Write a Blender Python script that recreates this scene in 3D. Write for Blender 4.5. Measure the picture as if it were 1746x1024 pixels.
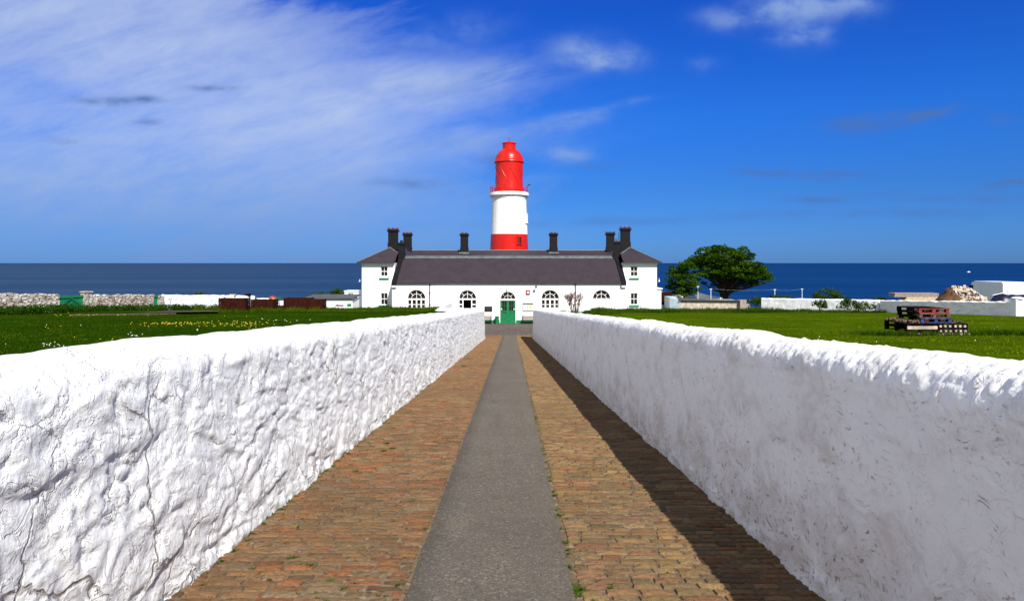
import bpy, math, random
from mathutils import Vector, noise as mn
from mathutils.geometry import tessellate_polygon
R = math.radians
random.seed(7)
sc = bpy.context.scene
for o in list(bpy.data.objects): bpy.data.objects.remove(o)

# ------------------------------------------------------------------ camera
FPX = 1200.0; CXP = 873.0; HZ = 448.0       # focal length, centre column and horizon row of the photo
cam_d = bpy.data.cameras.new('camera'); cam = bpy.data.objects.new('camera', cam_d)
sc.collection.objects.link(cam); sc.camera = cam
cam.location = (0, 0, 0); cam.rotation_euler = (R(90), 0, 0)
cam_d.sensor_width = 36; cam_d.lens = 36 * FPX / 1746
cam_d.shift_y = -(512 - HZ) / 1746
cam_d.clip_start = 0.05; cam_d.clip_end = 200000
# ------------------------------------------------------------------ light
EXPO = 0.85; SKY_S = 0.08; SKYGAIN = 1.0
SUN = Vector((0.28, -0.68, 0.68)).normalized()          # direction towards the sun
sc.view_settings.view_transform = 'Standard'; sc.view_settings.look = 'None'
sc.view_settings.gamma = 1; sc.view_settings.use_curve_mapping = False
sc.view_settings.exposure = EXPO
sd = bpy.data.lights.new('sun', 'SUN'); sd.energy = 4.3; sd.angle = R(0.5); sd.color = (1, .965, .9)
so = bpy.data.objects.new('sun', sd); sc.collection.objects.link(so)
so.location = (20, -40, 40); so.rotation_euler = SUN.to_track_quat('Z', 'Y').to_euler()

# ------------------------------------------------------------------ node helper
class G:
    def __init__(s, nt): s.nt = nt; s.n = nt.nodes; s.l = nt.links
    def put(s, sock, v):
        if v is None: return
        if isinstance(v, bpy.types.NodeSocket): s.l.new(v, sock)
        else:
            if isinstance(v, (tuple, list)) and len(v) == 3 and sock.type == 'RGBA': v = (*v, 1)
            sock.default_value = v
    def m(s, op, a, b=None, c=None, clamp=False):
        n = s.n.new('ShaderNodeMath'); n.operation = op; n.use_clamp = clamp
        s.put(n.inputs[0], a); s.put(n.inputs[1], b); s.put(n.inputs[2], c); return n.outputs[0]
    def add(s, *a):
        r = a[0]
        for b in a[1:]: r = s.m('ADD', r, b)
        return r
    def mul(s, *a):
        r = a[0]
        for b in a[1:]: r = s.m('MULTIPLY', r, b)
        return r
    def sub(s, a, b): return s.m('SUBTRACT', a, b)
    def sm(s, x, a, b, lo=0., hi=1.):                      # smoothstep
        n = s.n.new('ShaderNodeMapRange'); n.interpolation_type = 'SMOOTHSTEP'
        s.put(n.inputs[0], x); s.put(n.inputs[1], a); s.put(n.inputs[2], b); s.put(n.inputs[3], lo); s.put(n.inputs[4], hi)
        return n.outputs[0]
    def lin(s, x, a, b, lo=0., hi=1.):
        n = s.n.new('ShaderNodeMapRange'); s.put(n.inputs[0], x); s.put(n.inputs[1], a); s.put(n.inputs[2], b)
        s.put(n.inputs[3], lo); s.put(n.inputs[4], hi); return n.outputs[0]
    def comb(s, x, y, z):
        n = s.n.new('ShaderNodeCombineXYZ'); s.put(n.inputs[0], x); s.put(n.inputs[1], y); s.put(n.inputs[2], z); return n.outputs[0]
    def sep(s, v):
        n = s.n.new('ShaderNodeSeparateXYZ'); s.put(n.inputs[0], v); return n.outputs
    def noise(s, vec, scale, detail=4, rough=.5, dist=0., col=False):
        n = s.n.new('ShaderNodeTexNoise'); s.put(n.inputs['Vector'], vec); n.inputs['Scale'].default_value = scale
        n.inputs['Detail'].default_value = detail; n.inputs['Roughness'].default_value = rough
        n.inputs['Distortion'].default_value = dist
        return n.outputs['Color'] if col else n.outputs[0]
    def vor(s, vec, scale, feat='F1', out='Distance', rnd=1.):
        n = s.n.new('ShaderNodeTexVoronoi'); n.feature = feat; s.put(n.inputs['Vector'], vec)
        n.inputs['Scale'].default_value = scale; n.inputs['Randomness'].default_value = rnd; return n.outputs[out]
    def brick(s, vec, c1, c2, mo, bw, rh, ms, scale=1.):
        n = s.n.new('ShaderNodeTexBrick'); s.put(n.inputs['Vector'], vec)
        s.put(n.inputs['Color1'], c1); s.put(n.inputs['Color2'], c2); s.put(n.inputs['Mortar'], mo)
        n.inputs['Scale'].default_value = scale; n.inputs['Mortar Size'].default_value = ms
        n.inputs['Brick Width'].default_value = bw; n.inputs['Row Height'].default_value = rh
        return n.outputs
    def mix(s, f, a, b, mode='MIX'):
        n = s.n.new('ShaderNodeMix'); n.data_type = 'RGBA'; n.blend_type = mode
        s.put(n.inputs[0], f); s.put(n.inputs[6], a); s.put(n.inputs[7], b); return n.outputs[2]
    def ramp(s, f, pts):
        n = s.n.new('ShaderNodeValToRGB'); s.put(n.inputs[0], f); e = n.color_ramp.elements
        while len(e) < len(pts): e.new(.5)
        for q, (p, c) in zip(e, pts): q.position = p; q.color = (*c, 1)
        return n.outputs[0]
    def vmul(s, v, xyz):
        n = s.n.new('ShaderNodeVectorMath'); n.operation = 'MULTIPLY'; s.put(n.inputs[0], v); n.inputs[1].default_value = xyz; return n.outputs[0]
    def vadd(s, a, b):
        n = s.n.new('ShaderNodeVectorMath'); n.operation = 'ADD'; s.put(n.inputs[0], a); s.put(n.inputs[1], b); return n.outputs[0]
    def bump(s, h, strength=.5, dist=.01, nrm=None):
        n = s.n.new('ShaderNodeBump'); n.inputs['Strength'].default_value = strength; n.inputs['Distance'].default_value = dist
        s.put(n.inputs['Height'], h); s.put(n.inputs['Normal'], nrm); return n.outputs[0]

# ------------------------------------------------------------------ sky
w = bpy.data.worlds.new('World'); sc.world = w; w.use_nodes = True
w.node_tree.nodes.clear(); g = G(w.node_tree)
sky = g.n.new('ShaderNodeTexSky'); sky.sky_type = 'NISHITA'; sky.sun_disc = False
sky.sun_elevation = math.asin(SUN.z); sky.sun_rotation = math.atan2(SUN.x, SUN.y)
sky.air_density = 1.0; sky.dust_density = 0.3; sky.ozone_density = 3.0; sky.altitude = 30
hs = g.n.new('ShaderNodeHueSaturation'); g.l.new(sky.outputs[0], hs.inputs['Color']); hs.inputs['Saturation'].default_value = 1.0
tc = g.n.new('ShaderNodeTexCoord').outputs['Generated']
dx, dy, dz = g.sep(tc)[:3]
dys = g.m('MAXIMUM', dy, .08)
U = g.m('DIVIDE', dx, dys); V = g.m('DIVIDE', dz, dys)
front = g.sm(dy, .0, .25)
tintf = g.ramp(dz, [(0., (.105, .275, .80)), (.10, (.088, .285, .72)), (.20, (.066, .325, .90)), (.34, (.047, .265, .93)), (.6, (.40, .55, .92))])
tint = g.mix(g.sm(dy, -.1, .35), (.62, .78, 1.0), tintf)
skyc = g.mix(1., hs.outputs[0], tint, 'MULTIPLY')
fill_clouds = g.mul(g.sm(dy, .25, -.2), g.sm(g.noise(g.vmul(tc, (1., 1., 2.2)), 2.2, 7, .6, .3), .38, .6), .85)  # unseen clouds added behind the camera as fill light for shaded faces
wv = g.comb(U, g.mul(V, 2.0), 0.)
wob = g.noise(wv, 5., 4, .55)
wob2 = g.noise(g.vadd(wv, (4.2, 1.7, 0.)), 5., 4, .55)
Ud = g.add(U, g.mul(g.sub(wob, .5), .10)); Vd = g.add(V, g.mul(g.sub(wob2, .5), .045))
# thin white veil over the left of the sky: streaks rising to the right
ca, sa = math.cos(R(16)), math.sin(R(16))
ur = g.add(g.mul(U, ca), g.mul(V, sa)); vr = g.sub(g.mul(V, ca), g.mul(U, sa))
st = g.noise(g.comb(ur, g.mul(vr, 2.6), 0.3), 3.2, 9, .62, .35)
st2 = g.noise(g.comb(ur, g.mul(vr, 4.5), 5.1), 7., 8, .6, .3)
big = g.noise(g.comb(U, g.mul(V, 1.7), 2.), 2.3, 3, .5, .3)
edge = g.add(-.0, g.mul(g.sm(V, .19, .36), -.25), g.mul(g.sm(V, .10, .0), .12))
pos = g.add(U, g.mul(g.sub(st, .5), .75), g.mul(g.sub(st2, .5), .2))
veil = g.sm(g.sub(pos, edge), .10, -.30)
veil = g.mul(veil, g.add(.30, g.mul(g.sm(st, .36, .62), .46), g.mul(g.sm(big, .38, .60), .26), g.mul(g.sub(st2, .5), .9), g.mul(g.sm(V, .12, .30), .16)))
veil = g.mul(veil, g.sm(V, -.01, .12, .45, 1.))
wisp = 0.
def blob(px, py, sx, sy, a, rot=0):
    u0 = (px - CXP) / FPX; v0 = (HZ - py) / FPX; c, s_ = math.cos(R(rot)), math.sin(R(rot))
    du = g.sub(Ud, u0); dv = g.sub(Vd, v0)
    p = g.add(g.mul(du, c), g.mul(dv, s_)); q = g.sub(g.mul(dv, c), g.mul(du, s_))
    p = g.mul(p, FPX / sx); q = g.mul(q, FPX / sy)
    return g.mul(g.m('EXPONENT', g.mul(g.add(g.mul(p, p), g.mul(q, q)), -1.)), a)
det = g.sm(g.noise(g.comb(U, g.mul(V, 1.5), 9.), 16., 7, .6, .2), .34, .66, .35, 1.25)
wdet = g.sm(st2, .36, .64, .35, 1.25)
veil = g.m('MINIMUM', g.add(veil, g.mul(g.add(*[blob(*b) for b in [(690, 140, 190, 34, .5, 3), (560, 190, 200, 40, .30, 8), (700, 250, 190, 26, .42, 5), (430, 225, 170, 30, .25, 10), (250, 90, 190, 60, .22, 0), (790, 130, 70, 22, .30, 4)]]), wdet)), 1.6)
veil = g.mul(g.sub(1., g.m('EXPONENT', g.mul(veil, -1.6))), g.add(.93, g.mul(g.sub(g.noise(g.comb(ur, g.mul(vr, 3.2), 7.7), 11., 8, .65, .3), .5), .75), g.mul(g.sub(big, .5), .5)))
puffs = g.mul(g.add(*[blob(*b) for b in [(1045, 98, 42, 20, .75), (985, 88, 45, 22, .5), (1010, 112, 40, 10, .4), (1350, 8, 60, 32, .85), (1440, 6, 45, 20, .55),
        (1255, 28, 50, 18, .5), (1362, 66, 34, 20, .6), (965, 262, 42, 12, .6), (960, 212, 75, 11, .45, 12), (800, 135, 80, 25, .5, 8), (790, 245, 120, 18, .45, 4),
        (1015, 190, 90, 7, .32, 12), (760, 60, 90, 26, .3, 10), (1205, 108, 26, 12, .22)]]), det)
grey = g.mul(g.add(*[blob(*b) for b in [(190, 172, 60, 8, .85), (262, 172, 34, 6, .8), (360, 150, 36, 5, .8), (262, 213, 24, 6, .5), (110, 242, 26, 5, .4),
        (690, 312, 62, 8, .5), (1500, 206, 85, 13, .8, 5), (1600, 192, 60, 8, .5, 5), (1715, 205, 28, 10, .4), (1330, 300, 70, 7, .8), (1440, 292, 75, 5, .45), (1395, 342, 60, 6, .6),
        (1500, 330, 60, 6, .4), (1730, 322, 60, 6, .6, 5), (1640, 342, 130, 7, .4), (1100, 376, 260, 9, .3, 1), (1500, 365, 200, 8, .3, 1), (1020, 277, 42, 6, .4), (852, 270, 34, 14, .45)]]), det)
K = 1.0 / (SKY_S * 2 ** EXPO)
def D(r, gg, b):                                            # displayed colour -> radiance
    f = lambda c: ((c / 255 + .055) / 1.055) ** 2.4 if c > 10 else c / 255 / 12.92
    return (f(r) * K, f(gg) * K, f(b) * K)
c1 = g.mix(g.mul(veil, front), skyc, g.mix(g.sm(V, 0., .2), D(120, 155, 212), D(182, 200, 236)))
c2 = g.mix(g.m('MINIMUM', g.mul(puffs, front), .9), c1, D(138, 168, 222))
c3 = g.mix(g.m('MINIMUM', g.mul(grey, front, .95), .85), c2, D(82, 116, 178))
c3 = g.mix(fill_clouds, c3, g.mix(g.sm(dx, -.1, -.75), tuple(.35 * q for q in D(255, 248, 240)), tuple(1.35 * q for q in D(255, 247, 236))))  # added clouds are brightest on the left, to lift the shade
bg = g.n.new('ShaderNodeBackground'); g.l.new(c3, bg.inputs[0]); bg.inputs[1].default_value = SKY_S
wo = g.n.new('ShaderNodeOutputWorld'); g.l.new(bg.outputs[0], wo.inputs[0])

# ------------------------------------------------------------------ objects helpers
C = sc.collection
def tag(o, label=None, cat=None, group=None, kind=None):
    if label: o['label'] = label
    if cat: o['category'] = cat
    if group: o['group'] = group
    if kind: o['kind'] = kind
    return o
def thing(name, label, cat, loc, group=None):
    o = bpy.data.objects.new(name, None); C.objects.link(o); o.location = loc; o.empty_display_size = .3
    return tag(o, label, cat, group)
def wloc(o):
    v = Vector((0, 0, 0))
    while o: v = v + o.location; o = o.parent
    return v
class MB:
    def __init__(s): s.v = []; s.f = []; s.c = []; s.col = None
    def face(s, idx):
        s.f.append(idx); s.c.append(s.col)
    def box(s, x0, x1, y0, y1, z0, z1):
        b = len(s.v)
        s.v += [(x0, y0, z0), (x1, y0, z0), (x1, y1, z0), (x0, y1, z0), (x0, y0, z1), (x1, y0, z1), (x1, y1, z1), (x0, y1, z1)]
        for q in ((3, 2, 1, 0), (4, 5, 6, 7), (0, 1, 5, 4), (1, 2, 6, 5), (2, 3, 7, 6), (3, 0, 4, 7)): s.face([b + i for i in q])
        return s
    def obox(s, c, ax, ay, az):                              # oriented box: centre and three half vectors
        c = Vector(c); ax = Vector(ax); ay = Vector(ay); az = Vector(az); b = len(s.v)
        for k in (-1, 1):
            for i, j in ((-1, -1), (1, -1), (1, 1), (-1, 1)): s.v.append(tuple(c + ax * i + ay * j + az * k))
        for q in ((3, 2, 1, 0), (4, 5, 6, 7), (0, 1, 5, 4), (1, 2, 6, 5), (2, 3, 7, 6), (3, 0, 4, 7)): s.face([b + i for i in q])
        return s
    def poly(s, pts):
        b = len(s.v); s.v += [tuple(p) for p in pts]; s.face(list(range(b, b + len(pts)))); return s
    def tube(s, pts, rad, n=6, cap=True):
        pts = [Vector(p) for p in pts]
        if not isinstance(rad, (list, tuple)): rad = [rad] * len(pts)
        b = len(s.v)
        for i, p in enumerate(pts):
            d = (pts[min(i + 1, len(pts) - 1)] - pts[max(i - 1, 0)]).normalized()
            a = d.cross(Vector((0, 0, 1)))
            if a.length < .1: a = d.cross(Vector((1, 0, 0)))
            a.normalize(); c = d.cross(a)
            for k in range(n):
                t = 2 * math.pi * k / n
                s.v.append(tuple(p + (a * math.cos(t) + c * math.sin(t)) * rad[i]))
        for i in range(len(pts) - 1):
            for k in range(n):
                k2 = (k + 1) % n
                s.face([b + i * n + k, b + (i + 1) * n + k, b + (i + 1) * n + k2, b + i * n + k2])
        if cap:
            s.face([b + k for k in range(n)]); e = b + (len(pts) - 1) * n
            s.face([e + n - 1 - k for k in range(n)])
        return s
    def lathe(s, cx, cy, prof, n=24, a0=0., cap=True):        # prof: (radius, z) from the bottom up
        b = len(s.v)
        for r, z in prof:
            for k in range(n):
                t = a0 + 2 * math.pi * k / n; s.v.append((cx + r * math.cos(t), cy + r * math.sin(t), z))
        for i in range(len(prof) - 1):
            for k in range(n):
                k2 = (k + 1) % n
                s.face([b + i * n + k, b + i * n + k2, b + (i + 1) * n + k2, b + (i + 1) * n + k])
        if cap:
            s.face([b + n - 1 - k for k in range(n)]); e = b + (len(prof) - 1) * n
            s.face([e + k for k in range(n)])
        return s
    def plate(s, outer, holes, y, thick, back=False):        # plate in the XZ plane facing -Y, with holes and their reveals
        loops = [[Vector((x, z, 0)) for x, z in outer]] + [[Vector((x, z, 0)) for x, z in h] for h in holes]
        flat = [p for l in loops for p in l]; b = len(s.v)
        s.v += [(p.x, y, p.y) for p in flat]; n = len(flat)
        tris = tessellate_polygon(loops)
        for t in tris:
            a, c, d = (flat[i] for i in t)
            cr = (c.x - a.x) * (d.y - a.y) - (c.y - a.y) * (d.x - a.x)
            s.face([b + i for i in (t if cr > 0 else t[::-1])])
        s.v += [(p.x, y + thick, p.y) for p in flat]
        k = b
        for l in loops:
            m = len(l)
            for i in range(m):
                j = (i + 1) % m; s.face([k + i, k + j, k + j + n, k + i + n])
            k += m
        if back:
            for t in tris:
                a, c, d = (flat[i] for i in t)
                cr = (c.x - a.x) * (d.y - a.y) - (c.y - a.y) * (d.x - a.x)
                s.face([b + n + i for i in (t[::-1] if cr > 0 else t)])
        return s
    def build(s, name, mat, parent=None, loc=None, smooth=False, colors=False):
        me = bpy.data.meshes.new(name)
        off = wloc(parent) if parent else Vector(loc or (0, 0, 0))
        me.from_pydata([(a - off.x, b - off.y, c - off.z) for a, b, c in s.v], [], s.f)
        if colors:
            at = me.color_attributes.new('Col', 'FLOAT_COLOR', 'CORNER'); i = 0; buf = []
            for f, c in zip(s.f, s.c): buf += [*(c or (1, 1, 1)), 1] * len(f)
            at.data.foreach_set('color', buf)
        if smooth: me.polygons.foreach_set('use_smooth', [True] * len(me.polygons))
        me.materials.append(mat); me.update()
        o = bpy.data.objects.new(name, me); C.objects.link(o)
        if parent: o.parent = parent
        elif loc: o.location = loc
        return o
def copy_tree(o, parent=None):
    c = o.copy(); C.objects.link(c); c.parent = parent
    for ch in list(o.children): copy_tree(ch, c)
    return c
def P(px, py, Y): return Vector(((px - CXP) / FPX * Y, Y, (HZ - py) / FPX * Y))
def PX(px, Y): return (px - CXP) / FPX * Y
def PZ(py, Y): return (HZ - py) / FPX * Y

# ------------------------------------------------------------------ materials
def new_mat(name):
    m = bpy.data.materials.new(name); m.use_nodes = True; nt = m.node_tree
    b = nt.nodes['Principled BSDF']; return m, G(nt), b
def coord(g, which='Object'): return g.n.new('ShaderNodeTexCoord').outputs[which]
def geo(g): return g.n.new('ShaderNodeNewGeometry').outputs['Position']
def simple(name, col, rough=.6, var=.15, scale=6., metal=0., spec=.5, bump=.0, bscale=60.):
    m, g, b = new_mat(name); p = geo(g)
    n = g.noise(p, scale, 5, .6)
    dark = tuple(c * (1 - var) for c in col); light = tuple(min(1, c * (1 + var)) for c in col)
    g.put(b.inputs['Base Color'], g.mix(g.sm(n, .3, .7), dark, light))
    g.put(b.inputs['Roughness'], g.lin(n, .3, .7, max(0, rough - .07), min(1, rough + .07)))
    b.inputs['Metallic'].default_value = metal; b.inputs['Specular IOR Level'].default_value = spec
    if bump: g.put(b.inputs['Normal'], g.bump(g.noise(p, bscale, 3, .6), bump, .01))
    return m
def whitewash(name, top=(.80, .80, .79), stain=.5, rough_b=.5, smear_k=.36, cracks=True, tone=(.27, .20, .155)):
    m, g, b = new_mat(name); p = geo(g)
    n1 = g.noise(p, 1.3, 6, .62); n2 = g.noise(p, 9., 6, .65, .2); n3 = g.noise(p, 34., 4, .6)
    x_, y_, z_ = g.sep(p)[:3]; zr = g.add(z_, 1.65, g.mul(y_, .078)); foot = g.sm(zr, .75, .0)
    # small dark flakes and long scrapes
    pw = g.vadd(p, g.vmul(g.noise(p, 3., 3, .5, 0, True), (.25, .25, .25)))
    sp = g.noise(g.vmul(pw, (1., .62, 1.4)), 25., 7, .72, .1)
    spots = g.mul(g.sm(g.add(sp, g.mul(foot, .035)), .59, .66), g.sm(g.add(n1, g.mul(foot, .12)), .42, .60))
    rot = g.n.new('ShaderNodeMapping'); rot.inputs['Rotation'].default_value = (R(38), 0, 0); rot.inputs['Scale'].default_value = (1, 1, 7.5); g.l.new(pw, rot.inputs[0])
    scr = g.sm(g.noise(rot.outputs[0], 5.5, 8, .72, .1), .605, .67)
    scr = g.mul(scr, g.sm(g.noise(p, 2.1, 3, .5), .44, .58))
    smear = g.mul(g.sm(g.add(g.noise(g.vmul(pw, (1., .5, 1.)), 3.8, 7, .66, .3), g.mul(foot, .12)), .44, .74), smear_k)
    f = g.m('MINIMUM', g.mul(g.add(g.mul(spots, .8), g.mul(scr, .8), smear), stain), .9)
    col = g.mix(g.sm(n1, .3, .7), tuple(c * .955 for c in top), top)
    col = g.mix(f, col, tone)
    lich = g.mul(g.sm(g.noise(pw, 26., 5, .7), .60, .68), g.sm(g.noise(p, 1.7, 4, .6), .50, .64)); col = g.mix(g.mul(lich, .55), col, (.13, .105, .08))
    hgt = g.add(g.mul(n2, .55), g.mul(n3, .14), g.mul(g.sm(g.noise(pw, 4.6, 5, .62, .6), .485, .515), .20), g.mul(f, -.35))
    if cracks:
        e = g.vor(g.vadd(pw, g.vmul(g.noise(p, 6., 4, .6, 0, True), (.16, .16, .16))), 1.25, 'DISTANCE_TO_EDGE')
        cr = g.mul(g.sub(1., g.sm(e, .004, .022)), g.sm(g.noise(p, 1.1, 3, .5), .5, .6))
        col = g.mix(g.mul(cr, .62), col, (.20, .155, .12)); hgt = g.add(hgt, g.mul(cr, -.6))
        pw2 = g.vadd(p, g.vmul(g.noise(p, 9., 4, .65, 0, True), (.13, .13, .13))); e2 = g.vor(g.vmul(pw2, (1., .7, 1.)), 3.4, 'DISTANCE_TO_EDGE')
        c2_ = g.mul(g.sub(1., g.sm(e2, .003, .016)), g.sm(g.noise(p, 1.9, 4, .6), .50, .58)); col = g.mix(g.mul(c2_, .6), col, (.16, .115, .08)); hgt = g.add(hgt, g.mul(c2_, -.5), g.mul(g.sm(e2, 0., .10), .15))
        yel = g.mul(g.sm(g.noise(pw, 6.5, 6, .65), .56, .70), g.sm(g.noise(p, .8, 3, .5), .45, .6)); col = g.mix(g.mul(yel, .28), col, (.50, .42, .27))
    g.put(b.inputs['Base Color'], col); b.inputs['Roughness'].default_value = .85
    b.inputs['Specular IOR Level'].default_value = .2
    g.put(b.inputs['Normal'], g.bump(hgt, rough_b, .03))
    return m
M = {}
M['wall_l'] = whitewash('whitewash_flaking', stain=.55, rough_b=.7, smear_k=.2)
M['wall_r'] = whitewash('whitewash_grimy', top=(.79, .78, .765), stain=1.1, rough_b=.5, smear_k=.34, tone=(.28, .195, .13), cracks=False)
M['white'] = simple('white_paint', (.80, .80, .79), .7, .03, 1.5, bump=.15, bscale=8.)
M['frame'] = simple('white_gloss_frame', (.80, .80, .78), .4, .03)
M['black'] = simple('black_paint', (.0055, .0055, .0065), .7, .4, 3., spec=.18, bump=.3, bscale=12.)
M['red'] = simple('red_paint', (.50, .007, .002), .3, .1, .8, spec=.35)
def weathered(name, col, stain, k, spec, rough):
    m, g, b = new_mat(name); p = geo(g); st_ = g.noise(g.vmul(p, (2.2, 2.2, .12)), 1.6, 6, .65); n = g.noise(p, .9, 5, .6)
    c = g.mix(g.mul(g.sm(st_, .52, .72), k), col, stain); c = g.mix(g.mul(g.sm(n, .5, .7), k * .5), c, tuple(q * .82 for q in col)); g.put(b.inputs['Base Color'], c)
    g.put(b.inputs['Roughness'], g.lin(n, .3, .7, rough - .06, rough + .1)); b.inputs['Specular IOR Level'].default_value = spec
    g.put(b.inputs['Normal'], g.bump(g.noise(g.vmul(p, (1, 1, .5)), 3., 4, .6), .12, .03)); return m
M['tower_white'] = weathered('tower_white', (.78, .78, .77), (.52, .46, .38), .40, .4, .5); M['red'] = weathered('red_paint', (.50, .007, .002), (.26, .012, .006), .55, .35, .32)
M['green'] = simple('green_paint', (.004, .155, .055), .4, .15, 3.)
M['dgreen'] = simple('dark_green_paint', (.004, .09, .04), .5, .25, 3.)
M['teal'] = simple('teal_rail', (.18, .42, .38), .5, .1)
M['pot'] = simple('terracotta', (.17, .03, .02), .7, .3, 5.)
M['pipe'] = simple('black_iron', (.02, .02, .02), .5, .2)
M['lead'] = simple('lead_grey', (.085, .095, .10), .6, .25, 2.)
M['wood'] = simple('silvered_wood', (.26, .21, .18), .75, .35, 9.)
M['darkwood'] = simple('stained_brown_wood', (.028, .0065, .0035), .85, .5, 5., spec=.05)
M['blackwood'] = simple('black_wood_and_shade', (.008, .0055, .0045), .9, .5, 7., spec=.05)  # dark pallets and scraps; also stands for shade on the upper pallets
M['oldwood'] = simple('weathered_dark_wood', (.11, .075, .055), .85, .5, 8., spec=.1)
M['palewood'] = simple('pale_timber', (.50, .36, .24), .75, .25, 6.)
M['redwood'] = simple('red_painted_wood', (.22, .014, .009), .6, .35, 9.)
M['bluewood'] = simple('blue_painted_wood', (.009, .033, .15), .6, .35, 9.)
M['brick'] = simple('brick_red', (.20, .065, .04), .85, .4, 6.)
M['orange'] = simple('orange_paint', (.30, .045, .008), .4, .2, 3.)
M['navy'] = simple('navy_tarpaulin', (.004, .006, .022), .4, .4, 3., bump=.5, bscale=3.)
M['vanwhite'] = simple('van_white', (.72, .73, .74), .25, .03, 1.)
M['tyre'] = simple('tyre_rubber', (.015, .015, .015), .9, .2)
M['steel'] = simple('galvanised_post', (.55, .58, .62), .4, .1, 4., metal=.3)
M['felt'] = simple('roofing_felt', (.055, .055, .06), .9, .3, 2.)
M['paleblue'] = simple('pale_blue_boards', (.40, .50, .55), .7, .1, 2.)
M['greyboard'] = simple('blue_grey_boards', (.13, .16, .22), .7, .1, 2.)
M['paper'] = simple('paper_white', (.74, .75, .76), .8, .03)
M['yellow'] = simple('yellow_notice', (.62, .55, .16), .8, .1)
M['soil'] = simple('bare_soil', (.055, .028, .018), .95, .5, 3., bump=.8, bscale=10.)
M['debris'] = simple('pale_debris', (.40, .33, .27), .85, .35, 3.)
M['pileearth'] = simple('brown_spoil', (.085, .040, .015), .95, .5, 1.5, bump=.9, bscale=5.)
# glass: dark rooms behind, mirror-like surface
m, g, b = new_mat('window_glass'); n = g.noise(geo(g), 1.3, 2, .5)
g.put(b.inputs['Base Color'], g.mix(n, (.012, .009, .010), (.03, .02, .018))); b.inputs['Roughness'].default_value = .06
b.inputs['Specular IOR Level'].default_value = .35; M['glass'] = m
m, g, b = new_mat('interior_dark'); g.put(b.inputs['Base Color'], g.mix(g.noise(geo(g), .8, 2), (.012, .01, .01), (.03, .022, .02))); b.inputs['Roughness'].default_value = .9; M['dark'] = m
# slate: courses follow the pitch
def slate():
    m, g, b = new_mat('roof_slate'); x, y, z = g.sep(geo(g))[:3]
    v = g.comb(g.add(x, g.mul(y, .001)), g.mul(z, 2.0), 0.)
    br = g.brick(v, (.038, .025, .031), (.021, .016, .022), (.016, .012, .015), .32, .23, .012)
    n = g.noise(geo(g), .9, 6, .65); n2 = g.noise(g.vmul(geo(g), (9, 1, 9)), 1., 2, .5)
    c = g.mix(g.sm(n, .3, .7), br['Color'], (.036, .027, .033)); c = g.mix(g.mul(g.sm(n2, .3, .75), .4), c, (.037, .022, .025))
    li = g.sm(g.noise(geo(g), 5., 5, .7), .69, .76); c = g.mix(g.mul(li, .45), c, (.14, .13, .11))
    g.put(b.inputs['Base Color'], c); b.inputs['Roughness'].default_value = .6; b.inputs['Specular IOR Level'].default_value = .3
    g.put(b.inputs['Normal'], g.bump(g.sub(1., br['Fac']), .5, .02)); return m
M['slate'] = slate()
def stonewall():
    m, g, b = new_mat('rubble_stone'); p = geo(g)
    pw = g.vadd(p, g.vmul(g.noise(p, 2.5, 3, .5, 0, True), (.2, .2, .16)))
    q = g.vmul(pw, (1., 1., 2.6)); d = g.vor(q, 2.6, 'DISTANCE_TO_EDGE'); c = g.vor(q, 2.6, 'F1', 'Color')
    rn = g.sep(c)[0]
    col = g.ramp(rn, [(0, (.21, .165, .125)), (.35, (.36, .31, .245)), (.7, (.50, .46, .40)), (1, (.32, .23, .16))])
    col = g.mix(g.sm(g.noise(p, 1.1, 4, .6), .45, .65), col, (.56, .54, .49))
    col = g.mix(g.sub(1., g.sm(d, .02, .09)), col, (.085, .07, .055))
    g.put(b.inputs['Base Color'], col); b.inputs['Roughness'].default_value = .9
    g.put(b.inputs['Normal'], g.bump(g.add(g.sm(d, .0, .12), g.mul(g.noise(p, 14., 4), .4)), .8, .06)); return m
M['stone'] = stonewall()
def grass(name, a, b_, c, sc_=1.):
    m, g, b = new_mat(name); p = geo(g)
    n = g.noise(p, .35 * sc_, 6, .62, .3); n2 = g.noise(g.vmul(p, (.6, 1.6, 1.)), 2.4, 7, .72, .3); n3 = g.noise(p, 22., 5, .7)
    col = g.mix(g.sm(n, .35, .66), a, b_); col = g.mix(g.mul(g.sm(n2, .48, .72), .6), col, c)
    col = g.mix(g.mul(g.sm(n3, .56, .36), .6), col, tuple(q * .35 for q in a))
    g.put(b.inputs['Base Color'], col); b.inputs['Roughness'].default_value = .9; b.inputs['Specular IOR Level'].default_value = .1
    g.put(b.inputs['Normal'], g.bump(g.add(g.mul(n3, .6), n2), .9, .10)); return m
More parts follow.
